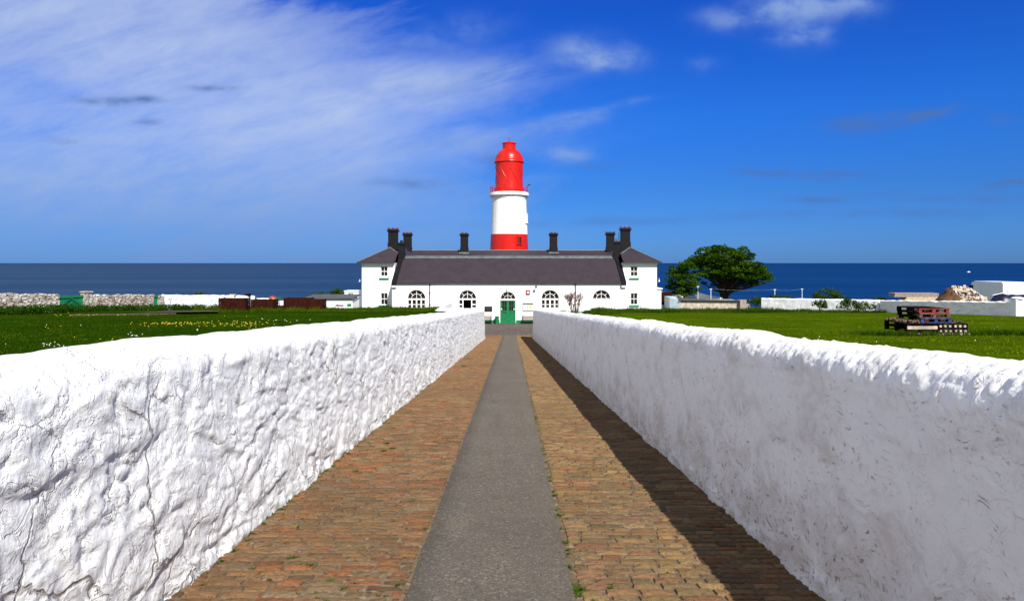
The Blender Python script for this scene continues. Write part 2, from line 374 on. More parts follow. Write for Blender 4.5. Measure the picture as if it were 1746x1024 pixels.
# left field is darker and coarser than the mown right one
def ground_mat():
    m, g, b = new_mat('field_grass'); p = geo(g); x, y, z = g.sep(p)[:3]
    n = g.noise(p, .30, 6, .62, .3); n2 = g.noise(g.vmul(p, (.5, 1.6, 1.)), 2.2, 7, .72, .3); n3 = g.noise(p, 24., 5, .7)
    side = g.sm(x, -4., 4.)
    a = g.mix(side, (.012, .036, .0012), (.034, .070, .0015)); bb = g.mix(side, (.022, .060, .002), (.072, .118, .003))
    cc = g.mix(side, (.040, .060, .003), (.095, .120, .004))
    mow = g.mul(g.add(g.m('SINE', g.add(g.mul(y, 3.1), g.mul(x, .35), g.mul(n, 4.))), 1.), .5)
    col = g.mix(g.add(g.mul(g.sm(n, .32, .68), .7), g.mul(mow, side, .30)), a, bb)
    col = g.mix(g.mul(g.sm(n2, .5, .74), .6), col, cc)
    col = g.mix(g.mul(g.sm(n3, .56, .34), .65), col, g.mix(side, (.004, .011, .001), (.010, .022, .001)))
    g.put(b.inputs['Base Color'], col); b.inputs['Roughness'].default_value = 1.; b.inputs['Specular IOR Level'].default_value = 0.
    g.put(b.inputs['Normal'], g.bump(g.add(g.mul(n3, .5), n2), .9, .12)); return m
M['ground'] = ground_mat()
def leafmat(name, a, b_, trans=.25):
    m, g, b = new_mat(name); c = g.n.new('ShaderNodeVertexColor'); c.layer_name = 'Col'
    f = g.sep(c.outputs[0])[0]
    col = g.mix(f, a, b_); g.put(b.inputs['Base Color'], col); b.inputs['Roughness'].default_value = .55; b.inputs['Specular IOR Level'].default_value = .0
    t = g.n.new('ShaderNodeBsdfTranslucent'); g.put(t.inputs[0], g.mix(.5, col, b_)); mx = g.n.new('ShaderNodeMixShader'); mx.inputs[0].default_value = trans
    g.l.new(b.outputs[0], mx.inputs[1]); g.l.new(t.outputs[0], mx.inputs[2]); g.l.new(mx.outputs[0], g.n['Material Output'].inputs[0]); return m
M['leaf_tree'] = leafmat('sycamore_leaf', (.007, .024, .001), (.060, .125, .006))
M['leaf_bush'] = leafmat('bush_leaf', (.015, .042, .003), (.06, .115, .010))
M['leaf_nettle'] = leafmat('nettle_leaf', (.010, .034, .003), (.040, .092, .006))
M['blade'] = leafmat('grass_blade', (.011, .034, .0015), (.060, .105, .005))
M['blade_r'] = leafmat('grass_blade_light', (.048, .095, .002), (.18, .215, .004))
M['blade_l'] = leafmat('grass_blade_coarse', (.018, .048, .001), (.070, .105, .003))
M['twig'] = simple('bare_twig', (.11, .045, .03), .8, .3, 10.)
M['bark'] = simple('bark', (.035, .024, .018), .9, .4, 5.)
m, g, b = new_mat('flower_petals'); c = g.n.new('ShaderNodeVertexColor'); c.layer_name = 'Col'; g.l.new(c.outputs[0], b.inputs['Base Color']); M['petal'] = m
def setts_mat():
    m, g, b = new_mat('stone_setts'); p = geo(g); c = g.n.new('ShaderNodeVertexColor'); c.layer_name = 'Col'
    n = g.noise(p, 26., 6, .7, .2); n2 = g.noise(p, 1.1, 5, .6); n3 = g.noise(p, 110., 3, .6)
    col = g.mix(1., c.outputs[0], g.ramp(n, [(.25, (.45, .43, .42)), (.5, (1, 1, 1)), (.75, (1.25, 1.2, 1.15))]), 'MULTIPLY')
    big = g.noise(p, .55, 5, .65, .4); col = g.mix(g.mul(g.sm(big, .44, .72), .5), col, (.115, .074, .038))
    col = g.mix(g.mul(g.sm(n2, .46, .68), .4), col, (.175, .112, .056)); sp_ = g.noise(p, 13., 6, .72); col = g.mix(g.mul(g.sm(sp_, .57, .68), .6), col, (.055, .046, .026)); col = g.mix(g.mul(g.sm(n3, .60, .72), .5), col, (.27, .215, .15))
    g.put(b.inputs['Base Color'], col); b.inputs['Roughness'].default_value = .9; b.inputs['Specular IOR Level'].default_value = .08
    g.put(b.inputs['Normal'], g.bump(g.add(n, g.mul(n3, .45), g.mul(sp_, .5)), 1., .022)); return m
M['setts'] = setts_mat()
def speck(name, base, dark, light, fine=70.):
    m, g, b = new_mat(name); p = geo(g)
    n = g.noise(p, fine, 5, .75); n2 = g.noise(p, .9, 6, .6, .2); d = g.vor(p, fine * .9, 'F1', 'Color'); r = g.sep(d)[0]
    col = g.mix(g.sm(n2, .3, .7), tuple(q * .86 for q in base), tuple(q * 1.1 for q in base))
    col = g.mix(.42, col, g.ramp(g.sep(g.vor(p, fine * .62, 'F1', 'Color'))[1], [(0, tuple(q * .55 for q in base)), (.45, base), (.8, tuple(q * 1.25 for q in base)), (1, tuple(q * 1.75 for q in light))]))
    col = g.mix(g.sm(n, .56, .70), col, light); col = g.mix(g.mul(g.sm(r, .86, .92), .75), col, dark)
    col = g.mix(g.mul(g.sm(g.noise(p, 5., 6, .7), .54, .68), .38), col, tuple(q * .7 for q in base)); col = g.mix(g.mul(g.sm(g.noise(p, 2.2, 6, .7), .55, .7), .4), col, (.17, .135, .09))
    col = g.mix(g.mul(g.sm(g.noise(g.vmul(p, (1, .35, 1)), 3., 5, .6), .55, .75), .35), col, tuple(q * .62 for q in base))
    pq = g.vadd(p, g.vmul(g.noise(p, 3., 4, .6, 0, True), (.3, .3, 0.))); ce = g.vor(g.vmul(pq, (.55, .22, 0.)), 1., 'DISTANCE_TO_EDGE')
    ck = g.mul(g.sub(1., g.sm(ce, .002, .010)), g.sm(g.noise(p, .6, 3, .5), .46, .56)); col = g.mix(g.mul(ck, .22), col, tuple(q * .4 for q in base))
    pt = g.sm(g.noise(g.vmul(p, (.8, .3, 1)), 1., 5, .6, .3), .50, .56); col = g.mix(g.mul(pt, .22), col, tuple(q * .72 for q in base))
    g.put(b.inputs['Base Color'], col); b.inputs['Roughness'].default_value = .9; b.inputs['Specular IOR Level'].default_value = .1
    g.put(b.inputs['Normal'], g.bump(n, .7, .012)); return m
M['track'] = speck('worn_tarmac', (.122, .104, .082), (.055, .045, .034), (.20, .178, .145), 120.)
M['mortar'] = speck('joint_grit', (.150, .105, .062), (.05, .035, .02), (.24, .185, .12), 45.)
M['court'] = speck('forecourt_tarmac', (.095, .073, .064), (.05, .04, .035), (.14, .12, .105), 9.)
def sea_mat():
    m, g, b = new_mat('sea_water'); p = geo(g); x, y, z = g.sep(p)[:3]
    n = g.noise(g.vmul(p, (.0006, .006, 0)), 1., 7, .6, .4); n2 = g.noise(g.vmul(p, (.006, .03, 0)), 1., 8, .75)
    far = g.sm(y, 150., 9000.); ang = g.m('DIVIDE', x, y)
    side = g.sm(ang, -.7, .5)
    col = g.mix(side, (.0075, .029, .072), (.0009, .020, .088)); col = g.mix(g.mul(g.sm(n, .38, .64), .7), col, g.mix(side, (.018, .046, .095), (.002, .030, .112)))
    col = g.mix(g.mul(g.sm(n2, .4, .75), .2), col, (.018, .06, .13))
    col = g.mix(g.mul(far, .35), col, (.002, .018, .07))
    g.put(b.inputs['Base Color'], col); b.inputs['Roughness'].default_value = .5; b.inputs['Specular IOR Level'].default_value = .02
    g.put(b.inputs['Normal'], g.bump(n2, .35, 3.)); return m
M['sea'] = sea_mat()

# ------------------------------------------------------------------ terrain
XL = lambda Y: -2.06 - .13 * max(Y, 0) / 56            # inner faces of the two road walls
XR = lambda Y: 1.89 - .21 * max(Y, 0) / 56
WE = 56.0; TH = .5                                     # where the road walls end, their thickness
road_z = lambda Y: -1.65 - .078 * min(Y, 57.0) if Y > -6 else -1.18
fld = lambda x, Y: -1.2 - (.047 if x < 0 else .050) * max(Y, -6)
FY = 71.0; FZ = -6.1                                   # facade plane, forecourt level
FCL, FCR = PX(772, FY), 7.4                            # forecourt side edges
def ground_h(x, Y):
    if Y > 102: return -34.
    if Y > 98: return fld(x, 98) - (Y - 98) * 6
    c0, c1 = XL(Y) - .26, XR(Y) + .26
    z = fld(x, Y) + mn.noise(Vector((x * .12, Y * .12, 0))) * .10 * min(1, max(0, (abs(x) - 4) / 6))
    if Y <= WE + .1 and c0 < x < c1: z = road_z(Y) - .07
    if WE + .1 < Y < 96 and FCL < x < FCR: z = FZ - .05
    if FY + 2 < Y < 95 and abs(x) < 14: z = FZ - .05
    return z
def sheet(name, mat, xs, ys, h, kind='structure'):
    b = MB(); nx = len(xs)
    for y in ys:
        for x in xs: b.v.append((x, y, h(x, y)))
    for j in range(len(ys) - 1):
        for i in range(nx - 1): b.f.append([j * nx + i, j * nx + i + 1, (j + 1) * nx + i + 1, (j + 1) * nx + i])
    b.c = [None] * len(b.f)
    o = b.build(name, mat, smooth=False); o['kind'] = kind; return o
xs = [-500, -300, -200, -150, -110] + [-80 + 2.5 * i for i in range(30)] + [-4.5, -3.5, -2.9, -2.5, -2.44, -2.30, 0, 1.9, 2.02, 2.14, 2.22, 2.6, 3.2, 4.5] + [FCL - .02, FCL, FCR, FCR + .02] + [8 + 2.5 * i for i in range(30)] + [90, 120, 160, 220, 320, 500]
xs = sorted(set(round(v, 3) for v in xs))
ys = [-60, -40, -25, -15, -8, -4, 0] + [2 * i for i in range(1, 28)] + [WE + .08, WE + .12, 58, 60, 63, 66, 69, 72, 72.9, 73.1, 76, 80, 85, 90, 94, 97.9, 100, 102, 103, 140, 400]
sheet('ground', M['ground'], xs, sorted(set(ys)), ground_h)
b = MB(); b.poly([(-70000, 60, -30), (70000, 60, -30), (90000, 90000, -30), (-90000, 90000, -30)]); o = b.build('sea', M['sea']); o['kind'] = 'structure'

SL = lambda Y: -.634 - .18 * max(Y, 0) / 59            # edges of the smooth centre strip
SR = lambda Y: .384 - .044 * max(Y, 0) / 59
RE = 59.5
rys = [-5.5, -4] + [i * .5 - 3 for i in range(126)]
rys = [y for y in rys if y < RE] + [RE]
def strip(name, mat, fa, fb, dz, wob=.004, nx=7):
    b = MB(); n = nx + 1
    for y in rys:
        for i in range(n):
            x = fa(y) + (fb(y) - fa(y)) * i / nx
            b.v.append((x, y, road_z(y) + dz + mn.noise(Vector((x * 1.5, y * .8, 3))) * wob))
    for j in range(len(rys) - 1):
        for i in range(nx): b.face([j * n + i, j * n + i + 1, (j + 1) * n + i + 1, (j + 1) * n + i])
    o = b.build(name, mat, smooth=True); o['kind'] = 'structure'; return o
strip('road_bed', M['mortar'], lambda y: XL(y) - .2, lambda y: XR(y) + .2, -.0125, 0., 4)
b = MB(); cy = [-5.5 + .12 * i for i in range(int((RE + 5.5) / .12) + 1)]; n = 9
for y in cy:
    e0 = SL(y) + mn.noise(Vector((0, y * 1.7, 0))) * .018 + mn.noise(Vector((0, y * 7, 2))) * .008
    e1 = SR(y) + mn.noise(Vector((5, y * 1.7, 0))) * .018 + mn.noise(Vector((5, y * 7, 2))) * .008
    for i in range(n):
        t = (0, .012, .2, .35, .5, .65, .8, .988, 1)[i]; x = e0 + (e1 - e0) * t
        z = road_z(y) + (.004 if 0 < i < n - 1 else -.028) + mn.noise(Vector((x * 2, y, 1))) * .005
        b.v.append((x if 0 < i < n - 1 else x, y, z))
for j in range(len(cy) - 1):
    for i in range(n - 1): b.face([j * n + i, j * n + i + 1, (j + 1) * n + i + 1, (j + 1) * n + i])
o = b.build('road', M['track'], smooth=True); o['kind'] = 'structure'
def setts(name, fa, fb, seed, pal):
    rnd = random.Random(seed); b = MB(); y = -5.4
    while y < RE - .15:
        pitch = rnd.uniform(.076, .100); y1 = y + pitch - .008
        a0 = fa(y) + .01; e = fb(y) - .012; x = a0 - rnd.uniform(0, .15)
        bow = rnd.uniform(-.006, .006)
        while x < e - .02:
            ln = rnd.uniform(.13, .27); x1 = min(x + ln - .009, e)
            if e - x1 < .07: x1 = e
            xs0 = max(x, a0)
            if x1 - xs0 > .03:
                dz = rnd.uniform(-.0035, .0035); j = lambda s: rnd.uniform(-s, s)
                c = rnd.choice(pal); k = rnd.uniform(.78, 1.18); gm = .30 * (1 + mn.noise(Vector((x * .9, y * .7, 21)))); gr = sum(c) / 3; b.col = tuple((q * (1 - gm * .55) + gr * m_ * gm * .55) * k for q, m_ in zip(c, (1.3, 1., .7)))
                base = len(b.v); ix = .009; iy = .009; zz = road_z(y) - .003 + dz
                co = [(xs0 + j(.006), y + j(.006)), (x1 + j(.006), y + j(.006)), (x1 + j(.006), y1 + j(.006)), (xs0 + j(.006), y1 + j(.006))]
                wy = lambda p, q: q + .022 * mn.noise(Vector((p * 1.1, q * .6, seed))) + .008 * mn.noise(Vector((p * 5, q * 2, seed)))
                co = [(p, wy(p, q)) for p, q in co]; my_ = wy((xs0 + x1) / 2, (y + y1) / 2); dz += .009 * mn.noise(Vector((xs0 * 1.6, y * 1.1, 9)))
                for (p, q) in co: b.v.append((p, q, road_z(q) - .034))
                mx, my = (xs0 + x1) / 2, my_
                for (p, q) in co: b.v.append((p + (ix if p < mx else -ix), q + (iy if q < my else -iy), road_z(q) - .006 + dz + j(.003)))
                b.v.append((mx, my, road_z(my) + dz + .002))
                for q in range(4):
                    r = (q + 1) % 4; b.face([base + q, base + r, base + 4 + r, base + 4 + q]); b.face([base + 4 + q, base + 4 + r, base + 8])
            x += ln
        y += pitch
    o = b.build(name, M['setts'], colors=True, smooth=False); o['kind'] = 'structure'; return o
PALL = [(.225, .106, .044), (.205, .106, .046), (.250, .098, .036), (.190, .118, .056), (.225, .126, .056), (.140, .086, .044), (.215, .084, .038), (.205, .138, .074)]
PALR = [(.225, .134, .054), (.235, .148, .062), (.225, .116, .050), (.200, .134, .064), (.250, .160, .068), (.155, .104, .052), (.210, .096, .044)]
setts('sett_paving', XL, SL, 3, PALL); setts('sett_paving', lambda y: SR(y) + .02, XR, 4, PALR)
b = MB(); b.poly([(FCL, WE + .12, FZ - .012), (FCR, WE + .12, FZ - .012), (FCR, FY + .1, FZ - .012), (FCL, FY + .1, FZ - .012)])
o = b.build('forecourt', M['court']); o['kind'] = 'structure'
b = MB(); b.poly([(XL(58) - 2, RE, FZ - .006), (XR(58) + 2, RE, FZ - .006), (XR(58) + 2, FY, FZ - .006), (XL(58) - 2, FY, FZ - .006)])
o = b.build('pavement', M['court']); o['kind'] = 'structure'

# ------------------------------------------------------------------ the two whitewashed road walls
def road_wall(name, side, label, mat):
    # side -1: left wall (lumpy), +1: right wall (smoother, thick limewash on its top)
    ysl = []; y = -5.5
    while y < WE:
        ysl.append(y); y += .12 if y < 1.2 else max(.011, .0052 * y)
    ysl.append(WE); ysl[-2] = WE - .02 if WE - ysl[-2] < .02 else ysl[-2]
    NI, NT, NO = 86, 34, 5
    b = MB(); NR = NI + NT + NO
    fb = lambda v, o: mn.fractal(v, .9, 2.1, o, noise_basis='PERLIN_ORIGINAL')
    for k, y in enumerate(ysl):
        xin = XL(y) if side < 0 else XR(y)
        top = (-.21 if side < 0 else -.225) - .0617 * y
        top += .020 * mn.noise(Vector((side * 3, y * .55, 0))) + .014 * mn.noise(Vector((side * 3, y * 1.9, 5)))
        zb = road_z(y) - .08
        rr = TH / 2; zt = top - rr * (.80 if side > 0 else .85)           # springing of the rounded coping
        for r in range(NR):
            if r < NI:
                t = r / NI; z = zb + (zt - zb) * t; bat = .10 * (1 - t) ** 1.3
                p = Vector((xin - side * bat * .8 + side * .0, y, z)); nrm = Vector((-side, 0, 0))
                if side < 0: p.x = xin + bat * .5
                else: p.x = xin - bat * .5
            elif r < NI + NT:
                a = (r - NI) / (NT - 1) * math.pi
                nrm = Vector((-side * math.cos(a), 0, math.sin(a)))
                p = Vector((xin + side * rr - side * rr * math.cos(a), y, zt + (top - zt) * math.sin(a)))
            else:
                t = (r - NI - NT + 1) / NO; z = zt + (fld(side * 5, y) - .4 - zt) * t
                p = Vector((xin + side * TH, y, z)); nrm = Vector((side, 0, 0))
            hh = Vector((p.y, p.z, side * 10 + p.x * .6))
            if r < NI + NT:
                fade = min(1., 9. / max(y, 9.))**.5
                if side < 0:
                    q = Vector((p.y * 1.0, p.z * 1.25, p.x * .8 + 20))
                    wv = Vector((fb(q * 1.1, 2), fb(q * 1.1 + Vector((7, 3, 1)), 2), 0)) * .22
                    q2 = q + wv
                    d = .019 * fb(q * .8, 2)
                    vd = mn.voronoi(Vector((q2.x * 1.5, q2.y * 3.1, 1.)))[0]; d += .013 * min(1., (vd[1] - vd[0]) * 2.6) * (.55 + .9 * mn.noise(q * 1.3 + Vector((3, 0, 0))))
                    vd = mn.voronoi(Vector((q2.x * 3.6 + 4, q2.y * 6.8, 2.)))[0]; d += .006 * min(1., (vd[1] - vd[0]) * 2.4)
                    fl = mn.noise(Vector((q2.x * 2.0 + q2.y * .8, q2.y * 2.4, 9.))); d += .0065 * max(-1, min(1, fl * 22))
                    fl2 = mn.noise(Vector((q2.x * 5.3, q2.y * 5.6, 4.))); d += .0035 * max(-1, min(1, fl2 * 14))
                    fl3 = mn.noise(Vector((q2.x * 7. + q2.y * 3, q2.y * 11, 6.))); d -= .010 * max(0, min(1, (fl3 - .34) * 9))
                    d += .008 * fb(Vector((q2.x * 2.8, q2.y * 4.5, q2.z)), 4)
                    if r >= NI: d *= max(.35, 1 - (r - NI) / NT * 1.3)
                else:
                    q = Vector((p.y, p.z, p.x + 50)); w2 = Vector((fb(q * 1.3, 2), fb(q * 1.3 + Vector((7, 3, 1)), 2), 0)) * .35; q2 = q + w2
                    d = .022 * fb(q * .9, 3) + .008 * fb(q2 * 3.5, 3) + .002 * fb(q2 * 14, 2)
                    tt = (r - NI) / NT                                        # rough limewashed coping
                    if tt > -.25:
                        k2 = min(1, (tt + .25) / .3)
                        qc = Vector((p.y * 1.0, p.z * 1.0 + p.x * .8, 3.)); w3 = fb(qc * 5, 2) * .15
                        drip = mn.noise(Vector((p.y * 17 + w3 * 9, (p.z + p.x) * 4.0, 2))); drip2 = mn.noise(Vector((p.y * 7, (p.z + p.x) * 2.6, 8)))
                        d += k2 * (.011 * drip + .008 * drip2 + .006 * mn.noise(Vector((p.y * 34 + w3 * 9, (p.z + p.x) * 9, 4))) + .012 * fb(qc * 22, 3)) * (1. if tt < .5 else .45)
                zr = (p.z - road_z(y))
                if zr < .12: d += .03 * fb(Vector((y * 4, zr * 6, side * 4)), 3)         # ragged foot
                p = p + nrm * d
                p.x = min(p.x, xin + .16) if side < 0 else max(p.x, xin - .16)
            b.v.append(tuple(p))
    n = NR
    for j in range(len(ysl) - 1):
        for i in range(n - 1):
            q = [j * n + i, j * n + i + 1, (j + 1) * n + i + 1, (j + 1) * n + i]
            b.face(q if side > 0 else q[::-1])
    for e in (0, len(ysl) - 1):
        q = [e * n + i for i in range(n)]; b.face(q if (e == 0) == (side < 0) else q[::-1])
    o = b.build(name, mat, smooth=True, loc=(XL(20) if side < 0 else XR(20), 25, road_z(25)))
    return tag(o, label, 'wall')
road_wall('boundary_wall', -1, 'sunlit lumpy whitewashed wall along the left side of the road', M['wall_l'])
road_wall('boundary_wall', 1, 'shaded whitewashed wall along the right side of the road, casting a shadow on the setts', M['wall_r'])
# returns that hold back the lawns either side of the forecourt
b = MB(); zt_ = PZ(511, FY)
b.box(FCL - .35, FCL, WE + .5, FY - 1.4, FZ - .3, fld(-5, 60) + .12); b.box(FCL - .35, FCL, FY - 1.4, FY - .004, FZ - .3, zt_)
b.box(FCL - .0, XL(WE) - TH, WE + .02, WE + .42, FZ - .3, fld(-5, WE) + .2)
tag(b.build('retaining_wall', M['white'], loc=(FCL, 63, FZ)), 'low white wall standing out from the facade beside the open arched doorway', 'wall')
b = MB(); n_ = 12
for i in range(n_): y0_ = WE + .5 + (FY - .004 - WE - .5) * i / n_; y1_ = WE + .5 + (FY - .004 - WE - .5) * (i + 1) / n_; b.box(FCR, FCR + .35, y0_, y1_, FZ - .3, fld(5, y1_) - .03)
b.box(XR(WE) + TH, FCR + .35, WE + .02, WE + .42, FZ - .3, fld(5, WE) - .35)
tag(b.build('retaining_wall', M['white'], loc=(FCR, 63, FZ)), 'low white wall behind the end of the shaded road wall, below the leafless shrub', 'wall')

# ------------------------------------------------------------------ engine house (front range)
def arc(cx, cz, r, n=20, a0=0, a1=180): return [(cx + r * math.cos(R(a0 + (a1 - a0) * i / n)), cz + r * math.sin(R(a0 + (a1 - a0) * i / n))) for i in range(n + 1)]
EX0, EX1 = PX(668.5, FY), PX(1067, FY); EAVE = PZ(482, FY); RY = 75.6; RZ = PZ(439.5, RY); BY = 80.2
eh = thing('engine_house', 'long white single-storey house with four arched openings and a green door, under the lighthouse', 'house', ((EX0 + EX1) / 2, FY, FZ))
arches = [(694.4, 725.5, 'full', 509.5), (782, 812, 'door', 509.5), (922.6, 953.3, 'full', 509.5), (1010.3, 1041, 'half', 509.5)]
holes = []; specs = []
for (a, c, kind, sp) in arches:
    x0, x1 = PX(a, FY), PX(c, FY); r = (x1 - x0) / 2; cx = (x0 + x1) / 2; zs = PZ(sp, FY)
    bot = zs - .06 if kind == 'half' else PZ(528 if kind == 'full' else 548, FY)
    holes.append([(x0, bot), (x1, bot)] + arc(cx, zs, r)); specs.append((cx, r, zs, bot, kind))
dx0, dx1 = PX(852.8, FY), PX(879, FY); dr = (dx1 - dx0) / 2; dcx = (dx0 + dx1) / 2; dzs = PZ(510.2, FY)
holes.append([(dx0, FZ), (dx1, FZ)] + arc(dcx, dzs, dr))
# the door hole reaches the ground: run the outline round it instead of cutting a closed hole
outer = [(EX0, FZ - .3), (dx0, FZ - .3)] + [(dx0, FZ - .02)] + arc(dcx, dzs, dr)[::-1] + [(dx1, FZ - .3), (EX1, FZ - .3), (EX1, EAVE), (EX0, EAVE)]
b = MB(); b.plate(outer, holes[:-1], FY, .28)
for x, s in ((EX0, -1), (EX1, 1)):                       # gable walls
    pts = [(x, FY, FZ - .3), (x, BY, FZ - .3), (x, BY, EAVE), (x, RY, RZ), (x, FY, EAVE)]
    b.poly(pts if s > 0 else pts[::-1])
b.poly([(EX1, BY, FZ - .3), (EX0, BY, FZ - .3), (EX0, BY, EAVE), (EX1, BY, EAVE)])
b.build('wall', M['white'], eh)
b = MB()
for x0_, x1_ in ((FCL + .01, dx0 - .06), (dx1 + .06, FCR - .01)): b.box(x0_, x1_, FY - .025, FY, FZ - .02, PZ(545.3, FY))
b.build('plinth', M['green'], eh)
# roof
ov = .14; RX0, RX1 = PX(676.5, FY), PX(1059, FY)
def slope(b, x0, x1, y0, z0, y1, z1, t=.07):
    b.v += [(x0, y0, z0), (x1, y0, z0), (x1, y1, z1), (x0, y1, z1), (x0, y0, z0 - t), (x1, y0, z0 - t), (x1, y1, z1 - t), (x0, y1, z1 - t)]
    k = len(b.v) - 8
    for q in ((0, 1, 2, 3), (7, 6, 5, 4), (4, 5, 1, 0), (5, 6, 2, 1), (6, 7, 3, 2), (7, 4, 0, 3)): b.face([k + i for i in q])
b = MB(); slope(b, RX0, RX1, FY - ov, EAVE + .06, RY, RZ + .1)
slope(b, RX1, RX0, BY + ov, EAVE + .06, RY, RZ + .1)
roof = b.build('roof', M['slate'], eh)
b = MB(); slope(b, RX0, RX1, RY - .42, RZ - .03, RY + .02, RZ + .23, .05); slope(b, RX1, RX0, RY + .42, RZ - .03, RY + .02, RZ + .23, .05)
b.build('ridge', M['lead'], roof)
b = MB(); b.box(RX0, RX1, FY - ov - .10, FY - ov - .01, EAVE - .07, EAVE + .03); b.build('gutter', M['pipe'], eh)
b = MB(); b.box(EX0, EX1, FY - .055, FY - .003, EAVE - .16, EAVE - .02); b.build('cornice', M['white'], eh)
for x0, x1, s in ((EX0 - .02, RX0, -1), (RX1, EX1 + .02, 1)):
    b = MB(); slope(b, x0, x1, FY - .30, EAVE + .08, RY, RZ + .30, .34); slope(b, x1, x0, BY + .3, EAVE + .08, RY, RZ + .30, .34)
    b.build('gable_parapet', M['black'], eh)
    b = MB(); b.box(x0, x1, FY - .30, FY - .003, EAVE - .30, EAVE - .27 + .0); b.box(x0 + .03, x1 - .03, FY - .26, FY - .003, EAVE - .45, EAVE - .302); b.box(x0, x1, FY - .30, FY - .003, EAVE - .268, EAVE - .262)
    b.build('kneeler', M['white'], eh)
    cx = (x0 + x1) / 2; w2 = .42
    zt = PZ(413.5 if s < 0 else 411.5, RY)
    b = MB(); b.box(cx - w2, cx + w2, RY - .5, RY + .5, RZ - .2, RZ + .52); b.box(cx - w2 + .06, cx + w2 - .06, RY - .44, RY + .44, RZ + .52, zt - .22)
    b.box(cx - w2 - .02, cx + w2 + .02, RY - .52, RY + .52, zt - .22, zt - .10); b.box(cx - w2 + .06, cx + w2 - .06, RY - .44, RY + .44, zt - .10, zt)
    ch = b.build('chimney', M['black'], eh)
    b = MB(); b.lathe(cx, RY, [(.16, zt), (.13, zt + .22), (.15, zt + .25)], 12); b.build('chimney_pot', M['pot'] if s > 0 else M['black'], ch)
# arched windows
def ring(b, cx, cz, r0, r1, y0, y1, n=18, a0=0, a1=180):
    for i in range(n):
        t0 = R(a0 + (a1 - a0) * i / n); t1 = R(a0 + (a1 - a0) * (i + 1) / n)
        p = [(cx + r * math.cos(t), cz + r * math.sin(t)) for r, t in ((r0, t0), (r1, t0), (r1, t1), (r0, t1))]
        k = len(b.v); b.v += [(x, y0, z) for x, z in p] + [(x, y1, z) for x, z in p]
        b.face([k, k + 1, k + 2, k + 3]); b.face([k + 3, k + 2, k + 6, k + 7]); b.face([k + 1, k, k + 4, k + 5]); b.face([k + 7, k + 6, k + 5, k + 4])
def fan(b, cx, cz, r, yf, t=.045, rings=(.56,), bars=(45, 90, 135)):
    ring(b, cx, cz, r - .05, r + .01, yf, yf + .07)
    for q in rings: ring(b, cx, cz, r * q - t / 2, r * q + t / 2, yf + .004, yf + .06)
    for a in bars:
        r0 = 0 if a == 90 else r * .5
        ca, sa = math.cos(R(a)), math.sin(R(a)); m_ = (r0 + r) / 2
        b.obox((cx + ca * m_, yf + .035, cz + sa * m_), (ca * (r - r0) / 2, 0, sa * (r - r0) / 2), (0, .022, 0), (-sa * t / 2, 0, ca * t / 2))
    b.box(cx - r - .005, cx + r + .005, yf - .01, yf + .08, cz - .10, cz + .05)
for (cx, r, zs, bot, kind) in specs:
    t = MB(); fan(t, cx, zs, r, FY + .14)
    if kind == 'full':
        z0, z1 = bot, zs - .10
        for k in range(5):
            w_ = .035 if k in (0, 4) else .055
            x = cx + (-r + .04 if k == 0 else r - .04 if k == 4 else (-1 + .5 * k) * r)
            if k in (1, 2, 3): x = cx + (-.5 + .5 * (k - 1)) * (r * 1.02)
            t.box(x - w_ - .012, x + w_ + .012, FY + .145, FY + .215, z0, z1 + .004)
        for z in (PZ(519, FY), PZ(524.6, FY)): t.box(cx - r, cx + r, FY + .15, FY + .21, z - .03, z + .03)
        t.box(cx - r, cx + r, FY + .12, FY + .22, z0, z0 + .08)
    if kind == 'half': t.box(cx - r, cx + r, FY + .10, FY + .2, bot, bot + .05)
    if kind == 'door':
        t.box(cx - r + .0, cx - r + .06, FY + .14, FY + .21, bot, zs - .1); t.box(cx + r - .06, cx + r, FY + .14, FY + .21, bot, zs - .1)
        xa, xb = PX(789.5, FY), PX(804.5, FY)
        for x in (xa, xb): t.box(x - .07, x + .03, FY + .145, FY + .215, bot, zs - .1)
        for z in (PZ(519, FY),): t.box(cx - r, xa, FY + .15, FY + .2, z - .05, z + .05); t.box(xb, cx + r, FY + .15, FY + .2, z - .05, z + .05)
        t.box(cx - r, xa, FY + .15, FY + .2, bot, PZ(524, FY)); t.box(xb, cx + r, FY + .15, FY + .2, bot, PZ(524, FY))
        win = t.build('arched_doorway', M['frame'], eh); tag(win, 'arched white doorway standing open')
    else: win = t.build('arched_window', M['frame'], eh)
    gb = MB(); gb.poly([(p[0], FY + .19, p[1]) for p in [(cx - r, bot), (cx + r, bot)] + arc(cx, zs, r + .01)])
    if kind == 'door':
        gb = MB(); gb.poly([(p[0], FY + .19, p[1]) for p in arc(cx, zs, r + .01)])
        for a_, c_ in ((cx - r, xa), (xb, cx + r)): gb.poly([(a_, FY + .19, bot), (c_, FY + .19, bot), (c_, FY + .19, zs), (a_, FY + .19, zs)])
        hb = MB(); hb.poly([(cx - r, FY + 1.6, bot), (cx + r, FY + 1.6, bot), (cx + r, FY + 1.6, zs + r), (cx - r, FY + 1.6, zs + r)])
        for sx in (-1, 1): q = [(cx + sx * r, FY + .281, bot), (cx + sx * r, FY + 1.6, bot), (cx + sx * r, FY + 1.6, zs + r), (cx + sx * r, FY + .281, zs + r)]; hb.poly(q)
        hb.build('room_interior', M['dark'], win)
    gb.build('pane', M['glass'], win)
